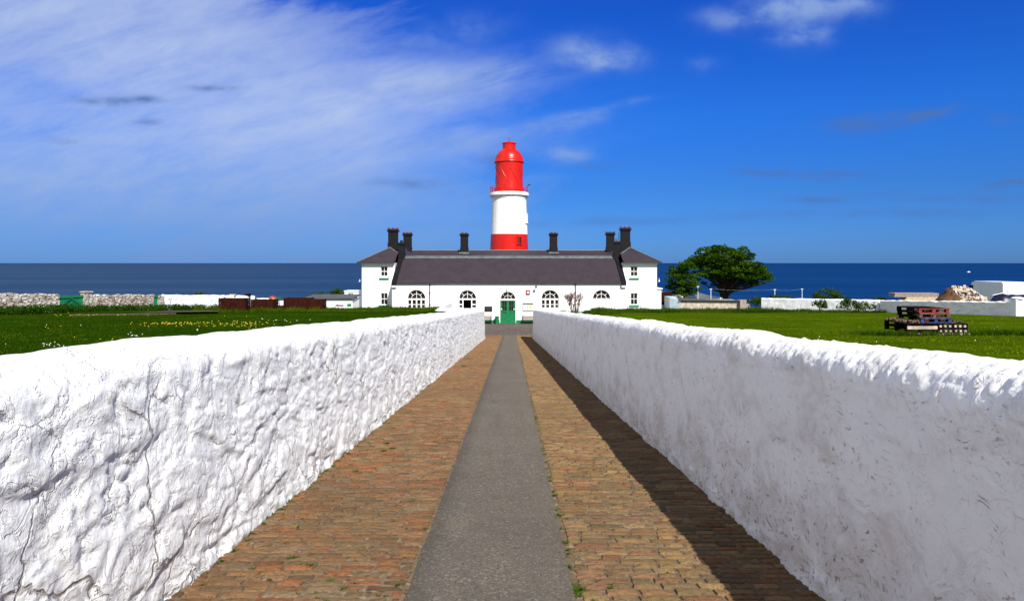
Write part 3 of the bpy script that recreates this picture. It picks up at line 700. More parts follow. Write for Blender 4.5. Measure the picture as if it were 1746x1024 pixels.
# green double door and fanlight
b = MB(); fan(b, dcx, dzs, dr, FY + .12, .035, (.5,)); fl_ = b.build('fanlight', M['frame'], eh)
gb = MB(); gb.poly([(p[0], FY + .17, p[1]) for p in arc(dcx, dzs, dr + .01)]); gb.build('pane', M['glass'], fl_)
b = MB(); zt = dzs - .10; hw = dr - .05
b.box(dcx - dr, dcx - dr + .07, FY + .08, FY + .25, FZ, zt); b.box(dcx + dr - .07, dcx + dr, FY + .08, FY + .25, FZ, zt); b.box(dcx - dr + .07, dcx + dr - .07, FY + .08, FY + .25, zt - .08, zt - .001)
b.build('door_frame', M['green'], eh)
zp0 = PZ(529.5, FY); zp1 = PZ(513, FY)
for s in (-1, 1):
    a, c = (dcx - hw + .03, dcx - .005) if s < 0 else (dcx + .005, dcx + hw - .03)
    b = MB(); y0, y1 = FY + .13, FY + .18; m_ = .11
    b.box(a, a + m_, y0, y1, FZ + .03, zt - .09); b.box(c - m_, c, y0, y1, FZ + .03, zt - .09)
    b.box(a + m_, c - m_, y0, y1, FZ + .03, FZ + .28); b.box(a + m_, c - m_, y0, y1, zp0 - .12, zp0); b.box(a + m_, c - m_, y0, y1, zp1, zt - .09)
    b.box(a + m_, c - m_, y0 + .02, y1, FZ + .28, zp0 - .12)
    for k in range(3): xk = a + m_ + (c - a - 2 * m_) * (k + .5) / 3; b.box(xk - .05, xk + .05, y0 + .008, y0 + .02, FZ + .3, zp0 - .14)
    xm = (a + c) / 2; b.box(xm - .012, xm + .012, y0 + .005, y1, zp0, zp1); zm = (zp0 + zp1) / 2; b.box(a + m_, c - m_, y0 + .006, y1 - .001, zm - .012, zm + .012)
    dl = b.build('door_leaf', M['green'], eh)
    gb = MB(); gb.poly([(a + m_, y0 + .035, zp0), (c - m_, y0 + .035, zp0), (c - m_, y0 + .035, zp1), (a + m_, y0 + .035, zp1)]); gb.build('pane', M['glass'], dl)
    hb = MB(); xk = a + .07 if s < 0 else c - .07; hb.lathe(xk + s * 0, y0 - .03, [(.0, zp0 + .06), (.06, zp0 + .09), (.07, zp0 + .14), (.04, zp0 + .2), (.0, zp0 + .21)], 10); hb.build('lamp_knob' if 0 else 'door_knob', M['frame'], dl)
    if s < 0: hb = MB(); hb.box(a + .18, a + .52, y0 - .012, y0 - .001, zp0 - .19, zp0 - .12); hb.box(a + .46, a + .56, y0 - .03, y0 - .012, zp0 - .22, zp0 - .15); hb.build('letter_plate', M['pipe'], dl)
b = MB(); b.box(dcx - dr + .05, dcx + dr - .05, FY + .10, FY + .129, FZ + .005, FZ + .13); b.build('kick_board', M['green'], eh)
b = MB(); b.box(dx0 - .3, dx1 + .3, FY - .22, FY - .03, FZ - .05, FZ + .05); b.build('doorstep', M['dgreen'], eh)
for px in (733, 981):
    x = PX(px, FY); b = MB(); b.tube([(x, FY - .11, EAVE - .06), (x, FY - .08, EAVE - .3), (x, FY - .08, FZ)], .05, 8)
    for z in (-3, -4.2): b.box(x - .08, x + .08, FY - .15, FY - .002, z, z + .06)
    b.build('downpipe', M['pipe'], eh)
b = MB(); x = PX(863.6, FY); b.tube([(x, FY - .003, PZ(494, FY)), (x, FY - .3, PZ(493.5, FY))], .02, 6); b.lathe(x, FY - .3, [(.09, PZ(496.5, FY)), (.05, PZ(494, FY)), (.01, PZ(493, FY))], 10)
b.build('wall_lamp', M['dgreen'], eh)
b = MB(); x, z = PX(913.7, FY), PZ(488.5, FY); b.tube([(x - .02, FY - .003, z - .05), (x, FY - .42, z)], .025, 6); b.obox((x, FY - .46, z), (.11, 0, 0), (0, .09, -.05), (0, .04, .08)); b.build('flood_lamp', M['pipe'], eh)
# signs on the facade (separate things)
x0, x1, z0, z1 = PX(896.2, FY), PX(903.6, FY), PZ(503, FY), PZ(494, FY); t = thing('wall_sign', 'small square red sign with a white emblem right of the green door', 'sign', ((x0 + x1) / 2, FY, z0))
b = MB(); b.box(x0, x1, FY - .03, FY - .002, z0 + .05, z1); b.box(x0 + .06, x1 - .06, FY - .03, FY - .002, z0, z0 + .05); b.build('board', M['redwood'], t)
b = MB(); cx, cz = (x0 + x1) / 2, (z0 + z1) / 2 + .02
b.plate([(cx + .02 + (.15 if i % 2 else .085) * math.cos(R(i * 22.5 + 10)), cz + (.15 if i % 2 else .085) * math.sin(R(i * 22.5 + 10))) for i in range(16)], [], FY - .036, .005); b.build('emblem', M['paper'], t)
x0, x1, z0, z1 = PX(891.3, FY), PX(909, FY), PZ(529.6, FY), PZ(516.6, FY); t = thing('notice_board', 'glazed notice board with posters above the bench right of the door', 'notice board', ((x0 + x1) / 2, FY, z0))
b = MB()
for q in ((x0, x1, z0, z0 + .035), (x0, x1, z1 - .035, z1), (x0, x0 + .035, z0 + .035, z1 - .035), (x1 - .035, x1, z0 + .035, z1 - .035)): b.box(q[0], q[1], FY - .07, FY - .003, q[2], q[3])
b.build('frame', M['pipe'], t)
b = MB(); b.box(x0 + .035, x1 - .035, FY - .04, FY - .003, z0 + .035, z1 - .035); b.build('backing', M['paper'], t)
b = MB(); b.box(x0 + .036, x1 - .036, FY - .046, FY - .041, z1 - .13, z1 - .036); b.build('header', M['pipe'], t)
b = MB(); b.box(x0 + .62, x0 + .92, FY - .047, FY - .041, z0 + .16, z1 - .17); b.build('yellow_poster', M['yellow'], t)
for q in ((.42, .56, .1, .16), (.42, .57, .34, .43)): b = MB(); b.box(x0 + q[0], x0 + q[1], FY - .046, FY - .041, z0 + q[2], z0 + q[3]); b.build('dark_poster', M['greyboard'], t)
for k in range(6): b = MB(); b.box(x0 + .09, x0 + .3, FY - .045, FY - .041, z0 + .14 + k * .07, z0 + .148 + k * .07); b.build('printed_line', M['greyboard'], t)
x0, x1, z0, z1 = PX(827, FY), PX(839.3, FY), PZ(531, FY), PZ(522, FY); t = thing('plaque', 'black lettered plaque on the facade above the left bench', 'plaque', ((x0 + x1) / 2, FY, z0))
b = MB(); b.box(x0 - .05, x1, FY - .04, FY - .003, z0, z1); b.build('board', M['black'], t)
for k in range(5): i_ = .06 + (.05 if k in (0, 4) else 0); b = MB(); b.box(x0 + i_, x1 - i_, FY - .044, FY - .041, z0 + .09 + k * .085, z0 + .105 + k * .085); b.build('text_line', M['lead'], t)

# ------------------------------------------------------------------ benches, bin
def bench(x0, x1, label):
    t = thing('bench', label, 'bench', ((x0 + x1) / 2, FY - .5, FZ), 'benches against the white facade')
    z = FZ; yb = FY - .18; yf = FY - .68
    b = MB()
    for k in range(4): b.box(x0, x1, yf + k * .12, yf + k * .12 + .09, z + .42, z + .45)
    b.build('seat', M['wood'], t)
    b = MB()
    for k, zz in enumerate((.53, .64, .75)): b.box(x0, x1, yb - .03 + k * .03, yb + k * .03, z + zz, z + zz + .075)
    b.build('backrest', M['wood'], t)
    for x in (x0 + .06, x1 - .06):
        b = MB(); b.tube([(x, yf, z), (x, yf + .03, z + .42), (x, yf - .02, z + .62), (x, yb - .05, z + .64)], .028, 6); b.build('leg', M['pipe'], t)
        b = MB(); b.tube([(x, yb - .02, z), (x, yb, z + .42), (x, yb + .09, z + .85)], .03, 6); b.build('leg', M['pipe'], t)
    b = MB(); b.box(x0 + .08, x1 - .08, yf + .22, yf + .26, z + .18, z + .23); b.build('stretcher', M['pipe'], t)
bench(PX(814, FY), PX(838.8, FY), 'dark slatted bench under the black plaque, left of the green door')
bench(PX(890.5, FY), PX(917, FY), 'pale slatted bench under the notice board, right of the green door')
t = thing('litter_bin', 'green litter bin standing left of the green door', 'bin', (PX(847.4, FY), FY - .35, FZ))
x = PX(847.4, FY - .35); b = MB(); b.lathe(x, FY - .35, [(.19, FZ), (.2, FZ + .04), (.2, FZ + .62), (.215, FZ + .64)], 18); b.build('body', M['green'], t, smooth=False)
b = MB(); b.lathe(x, FY - .35, [(.22, FZ + .64), (.225, FZ + .70), (.17, FZ + .75), (.03, FZ + .77)], 18); b.build('lid', M['dgreen'], t)

# ------------------------------------------------------------------ chimneys
def chimney(parent, px, y0p, y1p, wpx, Y, dep=1.0, flash=False, pots=2):
    cx = PX(px, Y); w_ = wpx / FPX * Y / 2; zb = PZ(y1p, Y); zt = PZ(y0p, Y); h = zt - zb
    b = MB(); b.box(cx - w_ * 1.02, cx + w_ * 1.02, Y - dep / 2 - .03, Y + dep / 2 + .03, zb - .8, zb + h * .24)
    b.box(cx - w_ * .92, cx + w_ * .92, Y - dep / 2 + .03, Y + dep / 2 - .03, zb + h * .24, zt - .38)
    b.box(cx - w_ * .98, cx + w_ * .98, Y - dep / 2, Y + dep / 2, zt - .38, zt - .26); b.box(cx - w_ * 1.15, cx + w_ * 1.15, Y - dep / 2 - .1, Y + dep / 2 + .1, zt - .26, zt - .10)
    b.box(cx - w_ * 1.0, cx + w_ * 1.0, Y - dep / 2, Y + dep / 2, zt - .10, zt)
    ch = b.build('chimney', M['black'], parent)
    for k in range(pots):
        xk = cx + (k - (pots - 1) / 2) * w_ * .9
        b = MB(); b.lathe(xk, Y, [(.15, zt), (.13, zt + .11), (.16, zt + .12), (.16, zt + .15)], 12); b.build('chimney_pot', M['pot'], ch)
    if flash:
        b = MB(); zz = zb; b.obox((cx, Y - dep / 2 - .22, zb - .16), (w_ * 1.25, 0, 0), (0, .22, .115), (0, -.01, .02)); b.build('flashing', M['lead'], ch)
    return ch

# ------------------------------------------------------------------ cottages either side (wings)
WY = 73.0; WEZ = PZ(447.6, WY - .35); AZ = PZ(422.3, 76.); WB = 93.
def wing(s, label):
    xo = PX(617, WY) if s < 0 else PX(1120, WY); xa = PX(664.6, 76.) if s < 0 else PX(1074, 76.)
    xi = 2 * xa - xo; a, c = min(xo, xi), max(xo, xi)
    t = thing('cottage', label, 'house', ((a + c) / 2, WY, fld(s, WY)))
    wx = (649.2, 661) if s < 0 else (1075.2, 1087.2)
    hs_ = []
    for (y0, y1) in ((454, 471), (499.3, 519.5)):
        x0, x1, z0, z1 = PX(wx[0], WY), PX(wx[1], WY), PZ(y1, WY), PZ(y0, WY); hs_.append([(x0, z0), (x1, z0), (x1, z1), (x0, z1)])
    xc = (EX0 - .035) if s < 0 else (EX1 + .035); YC_ = 76.05      # the wing steps back where the engine house stands against it
    o_ = .40; e = WEZ + .04; ir = c + o_ if s < 0 else a - o_; orr = a - o_ if s < 0 else c + o_; tt = (ir - xc) / (ir - xa); zh = e + (AZ - e) * tt; yh = WY - o_ + (76. - WY + o_) * tt
    b = MB(); b.plate([(min(xo, xc), -6.3), (max(xo, xc), -6.3), (max(xo, xc), WEZ), (min(xo, xc), WEZ)], hs_, WY, .2)
    b.poly([(xo, WY, WEZ), (xo, WB, WEZ), (xo, WB, -6.3), (xo, WY, -6.3)]); b.poly([(xi, YC_, -6.3), (xi, WB, -6.3), (xi, WB, WEZ), (xi, YC_, WEZ)]); b.poly([(c, WB, -6.3), (a, WB, -6.3), (a, WB, WEZ), (c, WB, WEZ)])
    b.poly([(xc, WY, -6.3), (xc, YC_, -6.3), (xc, YC_, zh - .05), (xc, yh, zh - .05), (xc, WY, WEZ)]); b.poly([(xc, YC_, -6.3), (xi, YC_, -6.3), (xi, YC_, WEZ), (xc, YC_, WEZ)])
    b.build('wall', M['white'], t)
    lo, hi = min(xo, xc), max(xo, xc); b = MB(); b.box(lo - .04 * (s < 0), hi + .04 * (s > 0), WY - .05, WY - .003, WEZ - .20, WEZ - .02); b.box(lo - .34 * (s < 0), hi + .34 * (s > 0), WY - .34, WB, WEZ - .018, WEZ + .03); b.build('eaves', M['white'], t)
    ap1, ap2 = (xa, 76., AZ), (xa, 88.5, AZ); b = MB()
    yf_, yr_ = WY - o_, WB + o_; hp = (xc, yh, zh)
    for q in ([(orr, yf_, e), (xc, yf_, e), hp, ap1], [hp, (xc, YC_, zh), (ir, YC_, e), (ir, yr_, e), ap2, ap1], [(orr, yr_, e), (orr, yf_, e), ap1, ap2], [(ir, yr_, e), (orr, yr_, e), ap2], [(xc, yf_, e), (xc, yf_, e - .06), (xc, YC_, e - .06), (xc, YC_, zh), hp]):
        b.poly(q if s < 0 else q[::-1])
    rf = b.build('roof', M['slate'], t)
    b = MB(); b.box(min(orr, xc) - .04 * (s < 0), max(orr, xc) + .04 * (s > 0), WY - o_ - .05, WY - o_ + .03, e - .10, e + .015); b.box((a - o_ - .04) if s < 0 else (c + o_ - .04), (a - o_ + .04) if s < 0 else (c + o_ + .04), WY - o_ + .031, WB, e - .10, e + .015); b.build('gutter', M['pipe'], t)
    b = MB(); up = Vector((0, 0, .03))
    for p, q in (((orr, yf_, e), ap1), (hp, ap1), (ap1, ap2)): b.tube([Vector(p) + up, Vector(q) + up], .075, 6)
    b.build('hip_ridge', M['lead'], rf)
    for h in hs_:
        (x0, z0), (x1, _), (_, z1) = h[0], h[1], h[2]; yf = WY + .07
        b = MB(); f = .045
        b.box(x0, x0 + f, yf, yf + .08, z0, z1); b.box(x1 - f, x1, yf, yf + .08, z0, z1); b.box(x0 + f, x1 - f, yf, yf + .08, z0, z0 + f + .02); b.box(x0 + f, x1 - f, yf, yf + .08, z1 - f, z1)
        zm = (z0 + z1) / 2; b.box(x0 + f, x1 - f, yf - .01, yf + .07, zm - .03, zm + .03); xm = (x0 + x1) / 2; b.box(xm - .018, xm + .018, yf + .01, yf + .06, z0 + f, z1 - f)
        wn = b.build('sash_window', M['frame'], t)
        gb = MB(); gb.poly([(x0, yf + .05, z0), (x1, yf + .05, z0), (x1, yf + .05, z1), (x0, yf + .05, z1)]); gb.build('pane', M['glass'], wn)
        gb = MB(); gb.box(x0 + f, x1 - f, yf + .075, yf + .11, z0 + f, zm - .05)
        cz = PZ(475, WY) if z0 > PZ(490, WY) else z0 - .12
        gb = MB(); gb.box(x0 - .16, x1 + .14, WY - .12, WY - .002, cz - .06, cz + .09); gb.build('window_sill', M['green'], wn)
    chimney(t, 670.5 if s < 0 else 1066, 390.5 if s < 0 else 388.5, 421.5 if s < 0 else 420., 16.2, 77.2, 1.0, pots=3)
    return t
wing(-1, 'two-storey white cottage with hipped slate roof at the left end of the row')
wr = wing(1, 'two-storey white cottage with hipped slate roof at the right end, nearest the big tree')
b = MB(); x = PX(1055.4, 77.); b.tube([(x, 77., PZ(430, 77)), (x, 77., PZ(397, 77))], .04, 6); b.build('vent_pipe', M['pipe'], wr)
# rear range
RRY = 88.5; RRZ = PZ(427.2, RRY); t = thing('rear_house', 'long low range behind the front roof with two black chimneys, in front of the tower', 'house', (0, 88.5, FZ))
xi0, xi1 = PX(664.6, 76.) + .1, PX(1074, 76.) - .1; ez = WEZ - .05
b = MB(); b.box(xi0 + 2, xi1 - 2, 84.3, 92.7, -6.3, ez); b.build('wall', M['white'], t)
b = MB(); slope(b, xi0, xi1, 84., ez + .02, RRY, RRZ); slope(b, xi1, xi0, 93., ez + .02, RRY, RRZ); rf = b.build('roof', M['slate'], t)
b = MB(); b.tube([(xi0, RRY, RRZ + .02), (xi1, RRY, RRZ + .02)], .09, 6); b.build('ridge', M['lead'], rf)
chimney(t, 791.8, 398, 429.3, 13.6, 87.9, 1.0, True, 2)
chimney(t, 943.6, 397.5, 429.0, 13.8, 87.9, 1.0, True, 2)
chimney(t, 695, 397.5, 429, 13.8, 88.3, 1.0, False, 3)
chimney(t, 1040.5, 396.5, 428, 13.8, 88.3, 1.0, False, 3)

# ------------------------------------------------------------------ lighthouse
LY = 95.; LX = PX(868.2, LY); k = LY / FPX; lz = lambda py: PZ(py, LY)
t = thing('lighthouse', 'round red and white lighthouse tower with a red lantern, rising behind the house roofs', 'lighthouse', (LX, LY, FZ))
b = MB(); b.lathe(LX, LY, [(36.2 * k, FZ), (32.5 * k, lz(426)), (31.4 * k, lz(399.6))], 64, cap=False); rb = b.build('base_band', M['red'], t, smooth=True)
b = MB(); b.lathe(LX, LY, [(31.4 * k, lz(399.6)), (29.8 * k, lz(360)), (29.1 * k, lz(341)), (29.1 * k, lz(340))], 64, cap=False); sh = b.build('tower_shaft', M['tower_white'], t, smooth=True)
b = MB(); b.lathe(LX, LY, [(29.1 * k, lz(340)), (29.8 * k, lz(339.8)), (29.8 * k, lz(338)), (30.2 * k, lz(337.6)), (31.5 * k, lz(336)), (33.0 * k, lz(334.6)), (33.6 * k, lz(334.2)), (33.6 * k, lz(331)), (33.2 * k, lz(330.7)), (33.2 * k, lz(329)), (5 * k, lz(328.8))], 64, cap=False)
b.build('gallery', M['tower_white'], t)
b = MB()
for i in range(28):
    a = 2 * math.pi * i / 28; x, y = LX + 31.8 * k * math.cos(a), LY + 31.8 * k * math.sin(a); b.tube([(x, y, lz(329)), (x, y, lz(318.5))], .032, 5)
for zz in (318.7, 322, 325.5):
    b.tube([(LX + 31.8 * k * math.cos(2 * math.pi * i / 48), LY + 31.8 * k * math.sin(2 * math.pi * i / 48), lz(zz)) for i in range(49)], .025, 5, False)
b.build('railing', M['red'], t)
b = MB(); b.tube([(LX + 32 * k, LY, lz(318)), (LX + 32 * k, LY, lz(316)), (LX + 35.5 * k, LY - .1, lz(315.2))], .05, 6); b.lathe(LX + 34.6 * k, LY - .1, [(.14, lz(315.6)), (.14, lz(314.2))], 8); b.build('anemometer', M['pipe'], t)
b = MB(); b.lathe(LX, LY, [(24.0 * k, lz(329)), (24.2 * k, lz(322)), (23.2 * k, lz(318)), (23.2 * k, lz(300)), (23.6 * k, lz(278))], 64, cap=False); ln = b.build('lantern_drum', M['red'], t, smooth=True)
b = MB()                                                  # slanting astragal bars on the drum
for i in range(9):
    for d in (1,):
        pts = []
        for q in range(7):
            a = 2 * math.pi * i / 9 + .35 + d * q / 6 * .95; r_ = 23.35 * k
            pts.append((LX + r_ * math.cos(a), LY + r_ * math.sin(a), lz(280 + 37 * q / 6)))
        b.tube(pts, .03, 5)
b.build('lantern_bars', M['red'], ln)
prof = [(25.2 * k, lz(277.6)), (25.2 * k, lz(274.8)), (24 * k, lz(274.4))]
for i in range(1, 9):
    a = R(90 * i / 8 * .72); prof.append((24. * k * math.cos(a) ** 1.0, lz(274.4 - 20.2 * math.sin(a) / math.sin(R(64.8)))))
prof += [(10.9 * k, lz(254.2))]
b = MB(); b.lathe(LX, LY, [p for p in prof if p[0] >= 10.8 * k], 64, cap=False); dm = b.build('dome', M['red'], t, smooth=True)
for i in range(16):
    b = MB(); a = 2 * math.pi * i / 16 + .2; b.lathe(LX + 24.4 * k * math.cos(a), LY + 24.4 * k * math.sin(a), [(.08, lz(275)), (.08, lz(272.6)), (.02, lz(272))], 6); b.build('dome_boss', M['red'], dm)
b = MB(); b.lathe(LX, LY, [(11.4 * k, lz(255.4)), (11.4 * k, lz(254.4)), (11 * k, lz(254.2)), (11 * k, lz(246)), (12 * k, lz(245.8)), (12 * k, lz(244.3)), (10.4 * k, lz(243.2)), (6 * k, lz(242)), (0.5 * k, lz(241.4))], 40, cap=False); vt = b.build('vent_cap', M['red'], dm)
b = MB(); b.lathe(LX, LY, [(.2, lz(241.6)), (.12, lz(240.2)), (.04, lz(240)), (.035, lz(234))], 10); b.box(LX - .08, LX + .02, LY - .01, LY + .01, lz(236.5), lz(235.3)); b.box(LX - .2, LX + .25, LY - .015, LY + .015, lz(237.5), lz(237)); b.build('weather_vane', M['pot'], dm)
def tower_window(ang, py0, py1, wm, parent, rpx):
    r = rpx * k; c, s_ = math.cos(ang), math.sin(ang); ctr = Vector((LX + r * c, LY + r * s_, (lz(py0) + lz(py1)) / 2)); hz = (lz(py0) - lz(py1)) / 2
    tx = Vector((-s_, c, 0)); nr = Vector((c, s_, 0)); b = MB()
    for sg in (-1, 1): b.obox(ctr + tx * sg * (wm / 2 + .05), tx * .06, nr * .14, (0, 0, hz + .1))
    b.obox(ctr + Vector((0, 0, hz + .05)), tx * (wm / 2 - .012), nr * .13, (0, 0, .05)); b.obox(ctr + Vector((0, 0, -hz - .05)), tx * (wm / 2 + .2), nr * .18, (0, 0, .045))
    wn = b.build('tower_window', parent.data.materials[0], t); b = MB(); b.obox(ctr - nr * .01, tx * (wm / 2 - .011), nr * .06, (0, 0, hz)); b.build('pane', M['glass'], wn)
    b = MB(); b.obox(ctr + nr * .065, tx * .02, nr * .01, (0, 0, hz * .9)); b.build('glazing_bar', parent.data.materials[0], wn)
tower_window(math.asin(-math.cos(math.asin(17. / 32))), 405, 416.5, .5, rb, 31.8)
tower_window(R(-17), 365.5, 380, .55, sh, 29.9)

# ------------------------------------------------------------------ vegetation helpers
def leaf(b, p, size, rnd, f):
    a = Vector((rnd.gauss(0, 1), rnd.gauss(0, 1), rnd.gauss(0, .7))).normalized(); c = a.cross(Vector((rnd.gauss(0, 1), rnd.gauss(0, 1), rnd.gauss(0, 1)))).normalized()
    s1 = size * rnd.uniform(.7, 1.3); s2 = s1 * .6; b.col = (f, f, f)
    b.poly([p - a * s1, p + c * s2, p + a * s1, p - c * s2])
def clumps(b, centres, per, leaf_s, rnd, flat=.6, down=.35):
    for (c, r) in centres:
        f0 = rnd.uniform(.1, .8)
        for _ in range(int(per * (r ** 2))):
            d = Vector((rnd.gauss(0, 1), rnd.gauss(0, 1), rnd.gauss(0, 1))).normalized() * r * rnd.uniform(.35, 1.) ** .5
            d.z *= flat
            if d.z < 0: d.z *= down
            leaf(b, c + d, leaf_s, rnd, min(1, max(0, f0 + rnd.uniform(-.25, .25))))
def tree(name, label, base, crown, trunks, leafmat_, per, ls, seed, limbs=None, group=None, cat='tree'):
    rnd = random.Random(seed); t = thing(name, label, cat, base, group)
    b = MB(); clumps(b, crown, per, ls, rnd); b.build('crown', leafmat_, t, colors=True)
    b = MB()
    for pts, r0, r1 in trunks:
        n = len(pts); b.tube(pts, [r0 + (r1 - r0) * i / (n - 1) for i in range(n)], 7)
    b.build('trunk', M['bark'], t, smooth=True); return t
# big umbrella-crowned tree
TY = 79.; base = P(1235, 507, TY); base.z = fld(5, TY); rnd = random.Random(11)
sil = [(1181, 447), (1184, 432), (1200, 425), (1222, 419), (1240, 419), (1262, 427), (1276, 441), (1292, 454), (1306, 470), (1300, 482), (1285, 486), (1265, 482), (1240, 476), (1215, 474), (1190, 470)]
def inside(px, py, poly):
    r = False; j = len(poly) - 1
    for i in range(len(poly)):
        if (poly[i][1] > py) != (poly[j][1] > py) and px < (poly[j][0] - poly[i][0]) * (py - poly[i][1]) / (poly[j][1] - poly[i][1]) + poly[i][0]: r = not r
        j = i
    return r
cc = P(1245, 455, TY); crown = []; tips = []
while len(crown) < 270:
    px, py = rnd.uniform(1180, 1306), rnd.uniform(420, 486)
    if not inside(px, py, sil): continue
    lim = 4.2 * math.sqrt(max(.05, 1 - ((px - 1245) / 72) ** 2)) * (.75 if py < 430 else 1)
    Y = TY + rnd.uniform(-lim, lim)
    mid = 1 - abs(Y - TY) / 4.4
    if py < 465 and rnd.random() < .55 and abs(Y - TY) < lim * .6: continue   # hollow core
    q = P(px, py, TY); q.y = Y; crown.append((q, rnd.uniform(.42, .72)))
    if rnd.random() < .3: tips.append(q)
trunks = []
stems = [Vector((base.x + dx_, TY + dy_, 0)) for dx_, dy_ in ((-.35, 0), (.0, .25), (.3, -.1), (.15, -.3), (-.1, -.3))]
fork = P(1236, 499, TY).z
for i, q in enumerate(tips):
    s0 = stems[i % 5]; p0 = Vector((base.x + (s0.x - base.x) * .5, s0.y, base.z)); p1 = Vector((s0.x, s0.y, fork - .3)); d = q - p1
    p2 = p1 + Vector((d.x * .22, d.y * .22, d.z * .30)); p3 = p1 + Vector((d.x * .58, d.y * .58, d.z * .62)) + Vector((rnd.uniform(-.2, .2), rnd.uniform(-.2, .2), rnd.uniform(-.15, .1)))
    trunks.append(([p0, p1, p2, p3, q], .20, .02) if i < 6 else ([p1, p2, p3, q], .12, .02))
for px, py in ((1300, 484), (1285, 487), (1200, 484), (1190, 478), (1270, 489), (1215, 488)):
    p1 = Vector((base.x, TY, fork)); q = P(px, py, TY + rnd.uniform(-1, 1)); m_ = p1.lerp(q, .5) + Vector((0, 0, -.25 + abs(q.x - base.x) * .03)); trunks.append(([p1, m_, q], .11, .025)); crown.append((q + Vector((0, 0, .1)), .38))
tree('broadleaf_tree', 'large dark umbrella-crowned tree with many spreading stems beside the white cottage', base, crown, trunks, M['leaf_tree'], 330, .115, 12)
# smaller round tree between cottage and big tree
TY2 = 76.; rnd = random.Random(5); sil2 = [(1140, 492), (1142, 470), (1150, 452), (1160, 449), (1168, 446), (1178, 452), (1187, 465), (1190, 485), (1184, 500), (1165, 504), (1148, 499)]
crown = []
crown += []
while len(crown) < 135:
    px, py = rnd.uniform(1138, 1190), rnd.uniform(446, 504)
    if not inside(px, py, sil2): continue
    q = P(px, py, TY2); q.y = TY2 + rnd.uniform(-1.7, 1.7); crown.append((q, rnd.uniform(.3, .52)))
base = P(1166, 505, TY2); base.z = fld(5, TY2)
tree('broadleaf_tree', 'smaller bushy tree between the right cottage and the large spreading tree', base, crown, [([base, P(1166, 500, TY2), P(1164, 470, TY2)], .14, .03), ([P(1166, 503, TY2), P(1178, 480, TY2)], .08, .02), ([P(1166, 503, TY2), P(1150, 478, TY2)], .08, .02)], M['leaf_tree'], 380, .10, 6)
def bush(px, py0, py1, wpx, Y, label, seed, mat='leaf_bush', n=18, ls=.075, per=420, name='shrub'):
    rnd = random.Random(seed); zt = PZ(py0, Y); base = Vector((PX(px, Y), Y, fld(px - CXP, Y))); crown = []; n = int(n * 1.9); hw = wpx / 2 / FPX * Y; zb = min(PZ(py1, Y), zt - .3); h = zt - zb
    for _ in range(n):
        a = rnd.uniform(-1, 1); zz = rnd.uniform(0, math.sqrt(1 - a * a * .8)); crown.append((Vector((base.x + a * hw * .85, Y + rnd.uniform(-.7, .7) * hw, zb + zz * h * .82)), rnd.uniform(.2, .34) * max(.8, min(h, hw * 1.5))))
    st = [([base, Vector((base.x + rnd.uniform(-.3, .3) * hw, Y, (base.z + zb) / 2)), Vector((base.x + rnd.uniform(-.6, .6) * hw, Y + rnd.uniform(-.3, .3), zb + h * .6))], .04, .012) for _ in range(5)]
    t = thing(name, label, 'shrub', base); b = MB(); clumps(b, crown, per, ls, rnd, .8, .8); b.build('foliage', M[mat], t, colors=True)
    b = MB()
    for pts, r0, r1 in st: b.tube(pts, [r0, (r0 + r1) / 2, r1], 5)
    b.build('stem', M['bark'], t)
bush(575, 489.5, 505, 26, 76, 'rounded dark bush behind the low grey-roofed shed beside the left cottage', 21)
bush(545, 497, 507, 42, 80, 'low dark spreading shrub left of the rounded bush above the brown bins', 22)
bush(341, 497, 505, 16, 74, 'tiny shrub poking above the far white wall on the left', 23, n=10)
bush(1292, 504, 520, 36, 70, 'leafy shrub at the near end of the far white wall, right of the big tree', 24)
bush(1333, 502, 508, 40, 75, 'low scrub behind the far white wall between the washing posts', 25, n=14)
bush(1413, 490, 508, 50, 72, 'tallest rounded bush behind the far white wall', 26, n=26)
bush(1400, 508, 524, 26, 62, 'leafy plant in front of the far white wall, below the tallest bush', 27, 'leaf_nettle', n=14)
bush(1447, 506, 524, 34, 60, 'broad leafy plant in front of the white wall left of the tallest weeds', 28, 'leaf_nettle', n=18)
bush(1502, 502, 522, 17, 60.5, 'narrow upright plant where the white wall turns towards the camera', 29, 'leaf_nettle', n=14)
bush(1475, 512, 528, 34, 59, 'low weeds against the white wall between two taller plants', 31, 'leaf_nettle', n=14)
# bare twiggy shrub by the facade
def twigs(b, p, d, L, r, dep, rnd):
    q = p + d * L; m_ = (p + q) / 2 + Vector((rnd.uniform(-1, 1), rnd.uniform(-1, 1), rnd.uniform(-.5, .5))) * L * .07
    b.tube([p, m_, q], [r, r * .85, r * .7], 4, False)
    if dep == 0: return
    for _ in range(rnd.choice((2, 3))):
        nd = (d + Vector((rnd.uniform(-.6, .6), rnd.uniform(-.6, .6), rnd.uniform(-.05, .45)))).normalized(); twigs(b, q, nd, L * rnd.uniform(.6, .85), r * .68, dep - 1, rnd)
rnd = random.Random(4); tp = Vector((PX(979, 61), 61, fld(5, 61))); t = thing('shrub', 'leafless reddish shrub in front of the white facade by the downpipe', 'shrub', tp); b = MB()
for i in range(16):
    a = rnd.uniform(0, 6.28); twigs(b, tp + Vector((math.cos(a) * .3, math.sin(a) * .25, 0)), Vector((math.cos(a) * .45 * (i % 4) / 3, math.sin(a) * .3, 1)).normalized(), .55, .030, 4, rnd)
b.build('branches', M['twig'], t)

